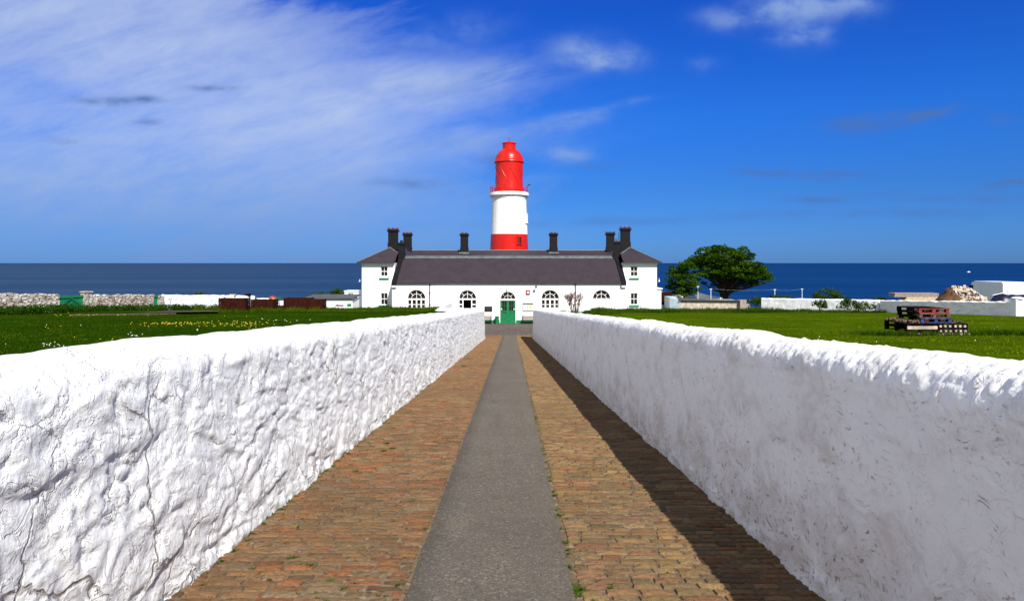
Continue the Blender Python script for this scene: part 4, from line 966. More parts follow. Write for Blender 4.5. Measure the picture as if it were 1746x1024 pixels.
# grass and herbs as ground cover
def blades(name, label, cat, pts, h, wd, mat, rnd, kind='stuff', per=1, lean=.35):
    b = MB()
    for (x, y) in pts:
        z = ground_h(x, y); f = rnd.uniform(0, 1); hk = 1. if h < .2 else .36 + 1.1 * max(0, mn.noise(Vector((x * .55, y * .7, 7)))) + .5 * abs(mn.noise(Vector((x * 2.3, y * 2.3, 3))))
        for _ in range(per):
            px, py = x + rnd.gauss(0, .05), y + rnd.gauss(0, .05); hh = h * hk * rnd.uniform(.5, 1.4); a = rnd.uniform(0, math.pi); dx_, dy_ = math.cos(a) * wd, math.sin(a) * wd
            lx, ly = rnd.gauss(0, lean) * hh, rnd.gauss(0, lean) * hh; ff = min(1, max(0, .45 + (f - .5) * .45 + 1.0 * mn.noise(Vector((x * .22, y * .5, 11))) + rnd.uniform(-.15, .15))); b.col = (ff, ff, ff)
            b.poly([(px - dx_, py - dy_, z - .01), (px + dx_, py + dy_, z - .01), (px + lx, py + ly, z + hh)])
    o = b.build(name, mat, colors=True); tag(o, label, cat, kind=kind); return o
rnd = random.Random(9); pts = []
for _ in range(11000):
    Y = rnd.uniform(57.5, 69); px = rnd.uniform(985, 1510); x = PX(px, Y)
    if x < FCR + .4 and Y > 56: 
        if px > 1004: pass
        x = max(x, FCR + .4)
    if mn.noise(Vector((x * .35, Y * .5, 0))) > -.32: pts.append((x, Y))
for _ in range(900):
    x = rnd.uniform(2.5, 8.2); pts.append((x, rnd.uniform(52.5, 55.9)))
blades('tall_grass', 'band of long unmown grass below the right cottage and far white wall', 'grass', pts, .33, .020, M['blade'], rnd, per=4)
pts = []
for _ in range(6500):
    Y = rnd.uniform(52, 67); px = rnd.uniform(330, 760); x = PX(px, Y)
    if x < -6.6 and mn.noise(Vector((x * .3, Y * .4, 4))) > -.35: pts.append((x, Y))
blades('tall_grass', 'long grass around the brown bins and below the left cottage', 'grass', pts, .32, .022, M['blade_l'], rnd, per=4)
pts = []
for _ in range(26000):
    Y = 12 + 36 * rnd.random() ** 1.3; x = rnd.uniform(3, 37) if rnd.random() < .5 else rnd.uniform(3, 37)
    if abs(x) / Y < .76: pts.append((x, Y))
blades('lawn_grass', 'short mown grass of the right lawn', 'grass', pts, .026, .013, M['blade_r'], rnd, per=3, lean=.7)
pts = []
for _ in range(26000):
    Y = 12 + 36 * rnd.random() ** 1.3; x = rnd.uniform(-37, -3)
    if abs(x) / Y < .76: pts.append((x, Y))
blades('lawn_grass', 'short coarse grass of the left field', 'grass', pts, .032, .013, M['blade_l'], rnd, per=3, lean=.7)
# pallet weeds
pts = [(rnd.uniform(11.6, 16.4), rnd.gauss(22.8, .25)) for _ in range(500)] + [(rnd.gauss(16.2, .5), rnd.gauss(23.3, .5)) for _ in range(250)] + [(rnd.gauss(12., .45), rnd.gauss(23.3, .5)) for _ in range(250)]
blades('weeds', 'uncut weeds round the foot of the stacked pallets', 'weeds', pts, .14, .014, M['blade'], rnd, per=3)
# tufts in the joints of the setts
b = MB(); rnd = random.Random(31)
def tuft(x, y, n, s, f):
    for _ in range(n):
        a = rnd.uniform(0, 6.28); l_ = s * rnd.uniform(.5, 1.2); w_ = .004 + .0025 * rnd.random(); px, py = x + rnd.gauss(0, s * .6), y + rnd.gauss(0, s * .4); z = road_z(py) - .004
        ff = min(1, max(0, f + rnd.uniform(-.3, .3))); b.col = (ff, ff, ff); dx_, dy_ = math.cos(a), math.sin(a)
        b.poly([(px - dy_ * w_, py + dx_ * w_, z), (px + dy_ * w_, py - dx_ * w_, z), (px + dx_ * l_, py + dy_ * l_, z + l_ * rnd.uniform(.2, .9))])
for _ in range(420):
    y = 3.6 + 30 * rnd.random() ** 2; r_ = rnd.random()
    if r_ < .35: x = XL(y) + .04 + abs(rnd.gauss(0, .03)); tuft(x, y, rnd.randint(5, 16), rnd.uniform(.012, .035), .5)
    elif r_ < .60: x = SR(y) + .015; tuft(x, y, rnd.randint(6, 20), rnd.uniform(.012, .03), .8)
    elif r_ < .9: x = rnd.uniform(XL(y) + .1, SL(y)); tuft(x, y, rnd.randint(4, 12), rnd.uniform(.012, .024), .6)
    else: x = rnd.uniform(SR(y), XR(y) - .7); tuft(x, y, rnd.randint(4, 10), .015, .6)
P4 = lambda px, py: ((px - CXP) / FPX * (1980 / (py - 542)), 1980 / (py - 542))
for px, py, n_, s_ in ((549, 803, 60, .045), (660, 755, 30, .03), (668, 764, 40, .03), (655, 768, 30, .03), (608, 803, 18, .03), (500, 950, 30, .025), (528, 963, 20, .03), (703, 718, 20, .03), (672, 730, 20, .03), (990, 1005, 60, .03), (968, 965, 40, .02), (1042, 1002, 30, .02), (790, 625, 60, .12), (800, 612, 50, .12), (815, 585, 60, .14)):
    x, y = P4(px, py); tuft(x, y, n_, s_, .6)
tag(b.build('weeds', M['leaf_bush'], colors=True), 'small green tufts growing in the joints of the stone setts', 'weeds', kind='stuff')
# flowers
b = MB(); rnd = random.Random(8)
def flower(x, y, col, s=.035):
    z = ground_h(x, y) + rnd.uniform(.05, .10); b.col = col; b.poly([(x - s, y - s * .3, z - s * .6), (x + s, y - s * .3, z - s * .6), (x + s, y + s * .3, z + s * .6), (x - s, y + s * .3, z + s * .6)])
GY = lambda py, s: 1440 / (py - (504.4 if s < 0 else 508))
YC, WC = (.50, .34, .01), (.50, .50, .46)
for cx_, cy_, sx_, sy_, n_, c_ in ((290, 555, 28, 2.2, 90, YC), (320, 556, 20, 2, 40, YC), (400, 558, 30, 3, 90, YC), (430, 555, 18, 2, 30, YC), (140, 538, 40, 1, 30, YC), (120, 575, 90, 18, 26, YC), (230, 577, 7, 1.2, 40, WC), (342, 565, 4, 1, 14, WC), (230, 586, 30, 1.5, 10, YC), (495, 548, 14, 1.5, 30, WC), (455, 546, 6, 1, 10, WC), (95, 593, 14, 1.8, 60, WC), (250, 565, 120, 14, 26, WC), (450, 548, 60, 4, 16, YC)):
    for _ in range(int(n_ * (.5 if c_ is YC else .22))):
        px, py = rnd.gauss(cx_, sx_), rnd.gauss(cy_, sy_)
        if py < 534: continue
        Y = GY(py, -1); flower(PX(px, Y), Y, c_, .006 + .00036 * Y)
for _ in range(16):
    px, py = rnd.uniform(1200, 1740), rnd.uniform(540, 590); Y = GY(py, 1); flower(PX(px, Y), Y, WC if rnd.random() < .6 else YC, .012)
tag(b.build('meadow_flowers', M['petal'], colors=True), 'yellow and white wild flowers scattered in the grass', 'flowers', kind='stuff')

# ------------------------------------------------------------------ far left boundary: stone wall, gates, white wall
A0 = Vector((-35., 48.)); A1 = Vector((-25.8, 70.))
def lw(px):
    d = A1 - A0; c = (px - CXP) / FPX; s = (c * A0.y - A0.x) / (d.x - c * d.y); return A0 + d * s
dW = (A1 - A0).normalized(); nW = Vector((dW.y, -dW.x))      # normal facing the camera side
def wall_run(name, p, q, top_p, top_q, mat, label, th=.4, rough=.03, seg=.18, rows=6, down=.5):
    b = MB(); p = Vector(p); q = Vector(q); L = (q - p).length; n = max(2, int(L / seg)); d = (q - p).normalized(); nn = Vector((d.y, -d.x)); prof = []
    for i in range(n + 1):
        t = i / n; c = p + d * L * t; zt = top_p + (top_q - top_p) * t + mn.noise(Vector((c.x * 2, c.y * 2, 1))) * rough * 1.6; zb = ground_h(c.x, c.y) - down; hw = th / 2
        pr = [(hw + .03, zb)] + [(hw + .03 * (1 - r / rows), zb + (zt - .08 - zb) * r / rows) for r in range(1, rows + 1)] + [(hw * .7, zt - .02), (0, zt), (-hw * .7, zt - .02), (-hw, zt - .08), (-hw, zb)]
        for k_, (o_, z) in enumerate(pr):
            v = Vector((c.x + nn.x * o_, c.y + nn.y * o_, z)); e = mn.noise(v * 3.1) * rough + mn.noise(v * 9) * rough * .5
            b.v.append((v.x + nn.x * e, v.y + nn.y * e, v.z + e * .5))
    m_ = len(pr)
    for i in range(n):
        for k_ in range(m_ - 1): b.face([i * m_ + k_, (i + 1) * m_ + k_, (i + 1) * m_ + k_ + 1, i * m_ + k_ + 1])
    b.face([k_ for k_ in range(m_)]); b.face([n * m_ + m_ - 1 - k_ for k_ in range(m_)])
    mid = (p + q) / 2; return tag(b.build(name, mat, smooth=False, loc=(mid.x, mid.y, ground_h(mid.x, mid.y))), label, 'wall')
def topz(px, py): return PZ(py, lw(px).y)
pA = A0 - dW * 26
wall_run('stone_wall', pA, lw(99), topz(0, 500) + 1.1, topz(99, 500.5), M['stone'], 'grey rubble stone wall left of the green gate', rough=.06)
wall_run('stone_wall', lw(153), lw(260), topz(153, 501.5), topz(260, 502), M['stone'], 'weathered stone wall between the stone pillar and the narrow green gate', rough=.06)
wall_run('stone_wall', lw(268.5), lw(277.5), topz(268, 503), topz(277, 503), M['stone'], 'short stub of stone wall between the narrow green gate and the white wall', rough=.04)
wall_run('garden_wall', lw(277.5), lw(432), topz(277, 502.5), topz(432, 503.5), M['white'], 'whitewashed garden wall at the far left end, behind the brown bins', rough=.05)
wall_run('garden_wall', lw(432) + Vector((.3, .3)), lw(475), topz(432, 508), topz(470, 508.5), M['white'], 'lower run of white wall behind the orange mixer', rough=.03)
g0, g1 = lw(153), lw(141); gc = (g0 + g1) / 2; zg = ground_h(gc.x, gc.y)
t = thing('gate_pillar', 'square stone pillar with a flat cap beside the wide green gate', 'pillar', (gc.x, gc.y, zg)); tz = topz(147, 498)
b = MB(); D3 = Vector((dW.x, dW.y, 0)); N3 = Vector((nW.x, nW.y, 0)); hl = (g1 - g0).length / 2
b.obox((gc.x, gc.y, (zg - .4 + tz) / 2), D3 * hl * .9, N3 * .28, (0, 0, (tz - zg + .4) / 2)); b.build('shaft', M['stone'], t)
b = MB(); b.obox((gc.x, gc.y, tz + .03), D3 * (hl * .9 + .06), N3 * .34, (0, 0, .045)); b.build('cap', M['debris'], t)
def boarded_gate(pa, pb, ta, label, braces=True):
    pa, pb = Vector(pa), Vector(pb); c = (pa + pb) / 2; zg = ground_h(c.x, c.y); d = (pb - pa); L = d.length; d3 = Vector((d.x / L, d.y / L, 0)); n3 = Vector((d3.y, -d3.x, 0))
    t = thing('gate', label, 'gate', (c.x, c.y, zg)); c3 = Vector((c.x, c.y, 0)); h = ta - zg
    b = MB(); nb = max(2, int(L / .14))
    for i in range(nb): b.obox(c3 + d3 * (-L / 2 + L * (i + .5) / nb) + Vector((0, 0, zg + .05 + h / 2)), d3 * (L / nb / 2 - .006), n3 * .015, (0, 0, h / 2 - .05))
    b.build('boards', M['green'], t)
    for zz in (zg + h - .10, zg + .25): b = MB(); b.obox(c3 + n3 * .055 + Vector((0, 0, zz)), d3 * L / 2, n3 * .035, (0, 0, .07)); b.build('rail', M['green'], t)
    if braces:
        b = MB()
        for s in (-1, 1):
            a_ = c3 + n3 * .06 + Vector((0, 0, zg + h - .2)); e_ = c3 + d3 * s * L * .47 + n3 * .06 + Vector((0, 0, zg + .3)); v = (e_ - a_) / 2; b.obox((a_ + e_) / 2, v, n3 * .03, v.normalized().cross(n3) * .055)
        b.build('brace', M['dgreen'], t)
boarded_gate(lw(99.5), lw(141), topz(120, 503.5), 'wide green boarded gate with diagonal braces between the stone walls')
boarded_gate(lw(260.4), lw(268.2), topz(264, 503), 'narrow green wooden gate at the end of the weathered stone wall', False)

# nettles below the left wall
rnd = random.Random(14); b = MB(); cl = []
for _ in range(520):
    px = rnd.uniform(-40, 372); p = lw(px) + nW * (rnd.uniform(.3, 3.3) if px < 140 else rnd.uniform(.3, 2.1)); z = ground_h(p.x, p.y); off = rnd.uniform(.05, .36) * (1.1 if px < 90 else .7)
    cl.append((Vector((p.x, p.y, z + off)), rnd.uniform(.25, .42)))
clumps(b, cl, 330, .06, rnd, .8, .9)
tag(b.build('nettle_bank', M['leaf_nettle'], colors=True), 'dark green nettles and weeds along the foot of the far left wall', 'weeds', kind='stuff')
# soil bed with a board edge, garden fork
def GP(px, py, s=-1): Y = GY(py, s); x = PX(px, Y); return Vector((x, Y, ground_h(x, Y)))
b = MB(); q = [GP(225, 535.2), GP(372, 533.2), GP(372, 531.6), GP(290, 532.2)]; 
for v in q: v.z = fld(-1, v.y) + .10
b.poly(q); o = b.build('soil_bed', M['soil']); o['kind'] = 'structure'
p0, p1 = GP(118, 537.2), GP(300, 534.2); d_ = (p1 - p0); c_ = (p0 + p1) / 2; b = MB(); b.obox(c_ + Vector((0, 0, .05)), d_ / 2, Vector((-d_.y, d_.x, 0)).normalized() * .03, (0, 0, .03)); tag(b.build('edging_board', M['oldwood'], loc=tuple(c_)), 'long weathered board edging the soil bed in the left field', 'board')
fp = GP(292, 532.5); t = thing('garden_fork', 'garden fork stuck upright in the soil bed', 'garden fork', fp); b = MB(); b.tube([fp + Vector((0, 0, .25)), fp + Vector((-.04, 0, .85))], .02, 6); b.build('shaft', M['darkwood'], t)
b = MB(); h_ = fp + Vector((-.045, 0, .9)); b.tube([h_ + Vector((0, 0, -.05)), h_ + Vector((-.09, 0, .02)), h_ + Vector((-.09, 0, .09)), h_ + Vector((.09, 0, .09)), h_ + Vector((.09, 0, .02)), h_ + Vector((0, 0, -.05))], .018, 5); b.build('handle', M['pipe'], t)
b = MB()
for i in range(4): xx = -.09 + .06 * i; b.tube([fp + Vector((xx, 0, .25)), fp + Vector((xx, 0, -.05))], .012, 5)
b.tube([fp + Vector((-.1, 0, .25)), fp + Vector((.1, 0, .25))], .016, 5); b.build('tines', M['pipe'], t)
# slatted compost bins
def bin_(px0, px1, py_top, Y, dep, label, ang=0):
    x0, x1 = PX(px0, Y), PX(px1, Y); z0 = ground_h((x0 + x1) / 2, Y) - .03; z1 = PZ(py_top, Y); t = thing('compost_bin', label, 'compost bin', ((x0 + x1) / 2, Y, z0), 'brown slatted compost bins')
    nsl = 6; h = (z1 - z0) / nsl
    for nm, f in (('front_panel', lambda z, zz: b.box(x0 + .06, x1 - .06, Y, Y + .025, z, zz)), ('rear_panel', lambda z, zz: b.box(x0 + .06, x1 - .06, Y + dep - .025, Y + dep, z, zz)), ('side_panel', lambda z, zz: b.box(x0, x0 + .025, Y + .05, Y + dep - .05, z, zz)), ('side_panel', lambda z, zz: b.box(x1 - .025, x1, Y + .05, Y + dep - .05, z, zz))):
        b = MB()
        for i in range(nsl): f(z0 + i * h + .012, z0 + (i + 1) * h - .012 + random.uniform(-.01, .01))
        b.build(nm, M['darkwood'], t)
    for x, y in ((x0, Y - .02), (x1 - .08, Y - .02), (x0, Y + dep - .06), (x1 - .08, Y + dep - .06), ((x0 + x1) / 2 + .3, Y - .03)):
        b = MB(); b.box(x, x + .08, y, y + .08, z0, z1 + .03); b.build('post', M['darkwood'], t)
bin_(372.5, 418, 508.5, 54.5, 1.1, 'brown slatted compost bin, leftmost of the brown bins'); 
bin_(427.5, 466, 510.5, 58, 1.2, 'middle brown slatted compost bin, beside the orange mixer')
bin_(483.5, 528, 508, 57, 1.2, 'brown slatted compost bin right of the white bucket')
bin_(520, 551, 510.5, 55.6, 1.0, 'rightmost brown slatted compost bin, in front of the low shed')
# cement mixer and bucket
my = 60.; mx_ = PX(468, my); mz = ground_h(mx_, my); t = thing('cement_mixer', 'orange cement mixer tilted among the brown bins', 'cement mixer', (mx_, my, mz)); b = MB()
ax = Vector((-.55, -.1, .83)).normalized(); e1 = ax.cross(Vector((0, 1, 0))).normalized(); e2 = ax.cross(e1); cc = Vector((mx_ - .1, my, mz + .84)); N = 20
for r_, a_ in ((.12, -.36), (.28, -.30), (.34, -.10), (.34, .1), (.18, .36), (.16, .38)):
    for i in range(N): q = cc + ax * a_ + (e1 * math.cos(2 * math.pi * i / N) + e2 * math.sin(2 * math.pi * i / N)) * r_; b.v.append(tuple(q))
for j in range(5):
    for i in range(N): b.face([j * N + i, j * N + (i + 1) % N, (j + 1) * N + (i + 1) % N, (j + 1) * N + i])
b.face([i for i in range(N)][::-1]); b.build('drum', M['orange'], t, smooth=True)
b = MB(); 
for sx in (-1, 1): b.tube([(mx_ - .4, my + sx * .35, mz + .02), (mx_, my + sx * .47, mz + .95), (mx_ + .42, my + sx * .35, mz + .2)], .03, 6)
b.tube([(mx_, my - .47, mz + .95), (mx_, my + .47, mz + .95)], .03, 6); b.build('stand', M['orange'], t)
for sx in (-1, 1):
    b = MB(); b.tube([(mx_ + .42, my + sx * .34, mz + .2), (mx_ + .42, my + sx * .42, mz + .2)], .2, 16); b.build('wheel', M['tyre'], t)
b = MB(); b.box(mx_ + .25, mx_ + .5, my - .2, my + .2, mz + .75, mz + 1.1); b.build('motor_box', M['dgreen'], t)
x = PX(480, 59.5); z = ground_h(x, 59.5); zt = PZ(512.5, 59.5); t = thing('bucket', 'white plastic tub standing high beside the orange mixer', 'tub', (x, 59.5, z))
b = MB(); b.lathe(x, 59.5, [(.17, zt - .38), (.2, zt - .03), (.22, zt - .03), (.22, zt), (.19, zt), (.16, zt - .3)], 16, cap=False); b.face([i for i in range(16)][::-1]); b.build('body', M['frame'], t)
b = MB(); b.tube([(x - .2, 59.5, zt - .04), (x - .12, 59.4, zt - .2), (x + .12, 59.4, zt - .2), (x + .2, 59.5, zt - .04)], .008, 5); b.build('handle', M['pipe'], t)
b = MB(); b.box(x - .3, x + .3, 59.25, 59.85, z, zt - .385); tag(b.build('crate', M['darkwood'], loc=(x, 59.5, z)), 'dark wooden box under the white tub', 'box')
p = lw(421); b = MB(); zz = topz(421, 503.2)
b.obox((p.x, p.y, zz + .02), (.32, 0, .06), (0, .2, 0), (-.02, 0, .12)); tag(b.build('slab', M['blackwood'], loc=(p.x, p.y, zz)), 'dark block lying on the far white wall above the bins', 'block')
p = lw(397); b = MB(); zz = topz(397, 502.8); b.obox((p.x, p.y, zz), (.28, 0, .0), (0, .2, 0), (0, 0, .07)); tag(b.build('slab', M['palewood'], loc=(p.x, p.y, zz)), 'flat brown slab lying on the far white wall', 'slab')
# low shed and white outbuilding at the left cottage
SY = 68.; x0, x1 = PX(552, SY), PX(601, SY); z0 = ground_h(-15, SY) - .1; zt = PZ(509.5, SY); t = thing('shed', 'low white shed with flat grey roof between the bins and the left cottage', 'shed', ((x0 + x1) / 2, SY, z0)); b = MB()
b.box(x0 - 1.5, x1, SY, SY + 3, z0, zt); b.build('wall', M['white'], t); b = MB(); b.v += [(x0 - 1.9, SY - .2, zt + .0), (x1 + .15, SY - .2, zt), (x1 + .15, SY + 3.2, zt + .22), (x0 - 1.9, SY + 3.2, zt + .22), (x0 - 1.9, SY - .2, zt + .1), (x1 + .15, SY - .2, zt + .1), (x1 + .15, SY + 3.2, zt + .32), (x0 - 1.9, SY + 3.2, zt + .32)]
for q in ((3, 2, 1, 0), (4, 5, 6, 7), (0, 1, 5, 4), (1, 2, 6, 5), (2, 3, 7, 6), (3, 0, 4, 7)): b.face(list(q))
b.build('roof', M['felt'], t)
b = MB(); b.box(PX(592, SY), PX(599, SY), SY - .03, SY - .002, PZ(522, SY), PZ(517.5, SY)); b.build('door', M['green'], t)
b = MB(); b.box(PX(572, SY), PX(586, SY), SY - .03, SY - .002, PZ(521.5, SY), PZ(519.5, SY)); b.build('window', M['glass'], t)
b = MB(); b.poly([(PX(573, SY), SY - .035, PZ(521, SY)), (PX(578, SY), SY - .035, PZ(521, SY)), (PX(575.5, SY), SY - .035, PZ(517.5, SY))]); b.build('red_pennant', M['redwood'], t)
OY = 73.; x0, x1 = PX(587.5, OY), PX(611, OY); zt = PZ(496.8, OY); z0 = ground_h(-17, OY) - .1; t = thing('outbuilding', 'small white outbuilding with a green sign beside the left cottage', 'outbuilding', ((x0 + x1) / 2, OY, z0))
b = MB(); b.box(x0, x1, OY, OY + 2, z0, zt); b.build('wall', M['white'], t); b = MB(); b.box(x0 - .06, x1 + .02, OY - .07, OY + 2.07, zt + .002, zt + .09); b.build('roof', M['frame'], t)
b = MB(); b.box(PX(594, OY), PX(602.3, OY), OY - .03, OY - .002, PZ(505.5, OY), PZ(499, OY)); sg = b.build('sign_panel', M['green'], t)
b = MB(); b.box(PX(596, OY), PX(600, OY), OY - .036, OY - .031, PZ(503.5, OY), PZ(503, OY)); b.box(PX(597.5, OY), PX(600.5, OY), OY - .036, OY - .031, PZ(501.5, OY), PZ(501, OY)); b.build('sign_mark', M['frame'], sg)
b = MB(); b.box(x1 + .03, PX(617, OY) + .02, OY + .3, OY + .5, z0, PZ(494, OY)); b.build('grey_panel', M['greyboard'], t)  # blue-grey upright panel filling the gap next to the cottage

# ------------------------------------------------------------------ right side
b = MB(); x0, x1 = PX(1120, 73.2), PX(1127.5, 73.2); z0 = -6.; b.box(x0 + .01, x1, 73.2, 77, z0, PZ(493, 73.2)); b.box(x0 + .01, x1 + .12, 73.08, 77.1, PZ(493, 73.2) + .002, PZ(491, 73.2)); tag(b.build('porch', M['white'], loc=(x0, 73.2, z0)), 'small white flat-topped porch on the right side of the right cottage', 'porch')
wall_run('garden_wall', (PX(1128, 78), 78), (PX(1185, 81), 81), PZ(496, 78), PZ(505, 81), M['white'], 'low white wall behind the smaller bushy tree', rough=.02, down=.8)
wall_run('garden_wall', (PX(1188, 86), 86), (PX(1230, 77.5), 77.5), PZ(498.5, 86), PZ(507, 77.5), M['white'], 'sloping white-topped wall seen under the big tree', rough=.02, down=.8)
b = MB(); x = PX(1136, 75.); z = PZ(501, 75.); b.obox((x, 75., z - .5), (.5, 0, 0), (0, .4, 0), (0, 0, .62)); b.obox((x + .1, 75, z + .16), (.46, 0, .05), (0, .42, 0), (0, 0, .05)); tag(b.build('wooden_crate', M['darkwood'], loc=(x, 75, z - 1.1)), 'dark brown crate beside the right cottage porch', 'crate')
SY = 71.; z0 = ground_h(20, SY) - .1; t = thing('shed', 'long low shed with dark flat roof under the big tree', 'shed', (PX(1205, SY), SY, z0)); x0, x1 = PX(1144, SY), PX(1262, SY)
b = MB(); zt = PZ(512.5, SY); b.box(PX(1160, SY), x1, SY, SY + 3, z0, zt); b.build('wall', M['debris'], t)
b = MB(); b.v += [(x0, SY + .6, z0), (PX(1160, SY) - .004, SY - .1, z0), (PX(1160, SY) - .004, SY - .1, PZ(511.5, SY)), (x0, SY + .6, PZ(507.5, SY)), (x0, SY + 3, z0), (PX(1160, SY) - .004, SY + 3, z0), (PX(1160, SY) - .004, SY + 3, PZ(507, SY)), (x0, SY + 3, PZ(507, SY))]
for q in ((0, 1, 2, 3), (7, 6, 5, 4), (1, 5, 6, 2), (4, 0, 3, 7), (3, 2, 6, 7)): b.face(list(q))
b.build('end_wall', M['paleblue'], t)
b = MB(); zr = PZ(512, SY); zr2 = PZ(506.5, SY + 4); b.v += [(PX(1158, SY), SY - .25, zr), (x1 + .3, SY - .25, zr - .05), (x1 + .5, SY + 4, zr2 - .5), (x0 + .2, SY + 4, zr2), (PX(1158, SY), SY - .25, zr + .1), (x1 + .3, SY - .25, zr + .05), (x1 + .5, SY + 4, zr2 - .4), (x0 + .2, SY + 4, zr2 + .1)]
for q in ((3, 2, 1, 0), (4, 5, 6, 7), (0, 1, 5, 4), (1, 2, 6, 5), (2, 3, 7, 6), (3, 0, 4, 7)): b.face(list(q))
b.build('roof', M['felt'], t)
b = MB(); b.box(PX(1262, 70.5), PX(1279, 70.5), 70.5, 71.6, ground_h(20, 71) - .1, PZ(511.5, 70.5)); tag(b.build('log_store', M['wood'], loc=(PX(1270, 70.5), 70.5, ground_h(20, 71))), 'brown wooden box at the right end of the long low shed', 'box')
# washing line posts
def post(px, py0, py1, Y, label):
    x = PX(px, Y); z = ground_h(x, Y); t = thing('line_post', label, 'post', (x, Y, z), 'washing line posts'); b = MB(); b.tube([(x, Y, z), (x, Y, PZ(py0, Y))], [.06, .05], 8); b.build('pole', M['steel'], t)
    b = MB(); b.tube([(x - .12, Y, PZ(py0, Y) - .05), (x + .12, Y, PZ(py0, Y) - .05)], .03, 6); b.build('cross_hook', M['steel'], t); return Vector((x, Y, PZ(py0, Y) - .03))
h1 = post(1190, 487.5, 507, 74.6, 'white washing line post between the two trees'); h2 = post(1212, 492, 507, 75, 'white washing line post in front of the big tree trunk')
h3 = post(1321, 493, 505, 75, 'white washing line post right of the big tree, nearer to it'); h4 = post(1367.5, 492, 503, 76, 'white washing line post left of the tallest bush')
b = MB()
for a_, c_ in ((h2, h3), (h3, h4)):
    b.tube([a_.lerp(c_, i / 8) + Vector((0, 0, -.12 * math.sin(math.pi * i / 8))) for i in range(9)], .004, 4)
tag(b.build('washing_line', M['steel'], loc=tuple(h3)), 'thin washing line strung between the white posts', 'line')
# teal railing before the right cottage
ry = 69.6; t = thing('handrail', 'pale green handrail in front of the white facade by the half-round window', 'railing', (PX(1040, ry), ry, ground_h(10, ry))); 
for py in (519.6, 522.6): b = MB(); b.tube([(PX(1006, ry), ry, PZ(py, ry)), (PX(1092, ry), ry, PZ(py, ry))], .022, 6); b.build('rail', M['teal'], t)
for px in (1006, 1028, 1049, 1070, 1092):
    b = MB(); x = PX(px, ry); b.tube([(x, ry, ground_h(x, ry) - .1), (x, ry, PZ(519.6, ry))], .028, 6); b.build('post', M['teal'], t)
# far right wall
wall_run('garden_wall', (PX(1300, 68), 68), (PX(1500, 60), 60), PZ(507.8, 68), PZ(510.8, 60), M['white'], 'sunlit low white wall running right from below the big tree', rough=.03)
wall_run('garden_wall', (PX(1500, 60) + .05, 59.7), (PX(1727, 48.4), 48.4), PZ(511, 60), PZ(514, 48.4), M['wall_r'], 'shaded white wall behind the pallets, ending at a rounded pier', rough=.04, rows=10)
px_ = PX(1735, 48); t = thing('gate_pier', 'white rounded gate pier at the right end of the shaded far wall', 'pier', (px_, 48, ground_h(px_, 48))); b = MB(); z = ground_h(px_, 48)
b.box(px_ - .33, px_ + .33, 47.7, 48.3, z - .3, PZ(509.5, 48)); o = b.build('shaft', M['white'], t); md = o.modifiers.new('bevel', 'BEVEL'); md.width = .08; md.segments = 2
b = MB(); zz = PZ(509.5, 48); b.lathe(px_, 48, [(.40, zz - .001), (.42, zz + .05), (.33, zz + .11), (.12, zz + .15)], 16); b.build('cap', M['white'], t, smooth=True)
boarded_gate((px_ + .36, 48.), (px_ + 3.2, 46.8), PZ(513, 48), 'dark green gate at the right edge beyond the rounded white pier')
wall_run('garden_wall', (px_ + 3.3, 46.7), (px_ + 16, 30), PZ(512, 47), -1.3, M['white'], 'white wall beyond the dark green gate at the far right', rough=.03)
# timber stack
ty = 62.5; x0, x1 = PX(1525, ty), PX(1600, ty); z0 = ground_h(35, ty); t = thing('timber_stack', 'stack of long timbers behind the far right wall', 'timber', ((x0 + x1) / 2, ty, z0))
for i in range(11):
    z = z0 + i * .155; top = PZ(499.3, ty)
    if z > top - .14: break
    b = MB(); jx = random.uniform(-.1, .1); pale = 6 <= i <= 7
    b.box(x0 + jx + (1.0 if pale else 0), x1 + jx, ty + random.uniform(-.03, .03), ty + 1, z + .01, z + .145); b.build('timber', M['palewood'] if pale else M['wood'], t)
b = MB(); b.box(x0, x1, ty - .05, ty + 1.1, z0 + i * .155 + .005, z0 + i * .155 + .04); b.build('timber', M['wood'], t)
# spoil heap with rubbish
py_ = 58.; hx0, hx1 = PX(1588, py_), PX(1695, py_); z0 = ground_h(36, py_); t = thing('rubble_heap', 'heap of brown spoil, planks and pale rubble behind the far right wall', 'rubble heap', ((hx0 + hx1) / 2, py_, z0))
b = MB(); nx, ny = 34, 18; prof = lambda u: max(0, min(1, min(u / .28, (1 - u) / .42)))
def heap_z(u, v): return z0 + (PZ(491, py_) - z0 + .02) * (prof(u) ** .8) * math.sin(math.pi * v) ** .6 + mn.noise(Vector((u * 9, v * 6, 2))) * .12
for j in range(ny + 1):
    for i in range(nx + 1):
        u, v = i / nx, j / ny; b.v.append((hx0 + (hx1 - hx0) * u, py_ - 1.5 + 3 * v, heap_z(u, v) - .15 * (j in (0, ny) or i in (0, nx))))
for j in range(ny):
    for i in range(nx): b.face([j * (nx + 1) + i, j * (nx + 1) + i + 1, (j + 1) * (nx + 1) + i + 1, (j + 1) * (nx + 1) + i])
b.build('spoil', M['pileearth'], t); rnd = random.Random(77)
mats = {'rubble_lumps': ('debris', 260), 'broken_boards': ('palewood', 30), 'white_scraps': ('paper', 40), 'dark_scraps': ('blackwood', 60)}
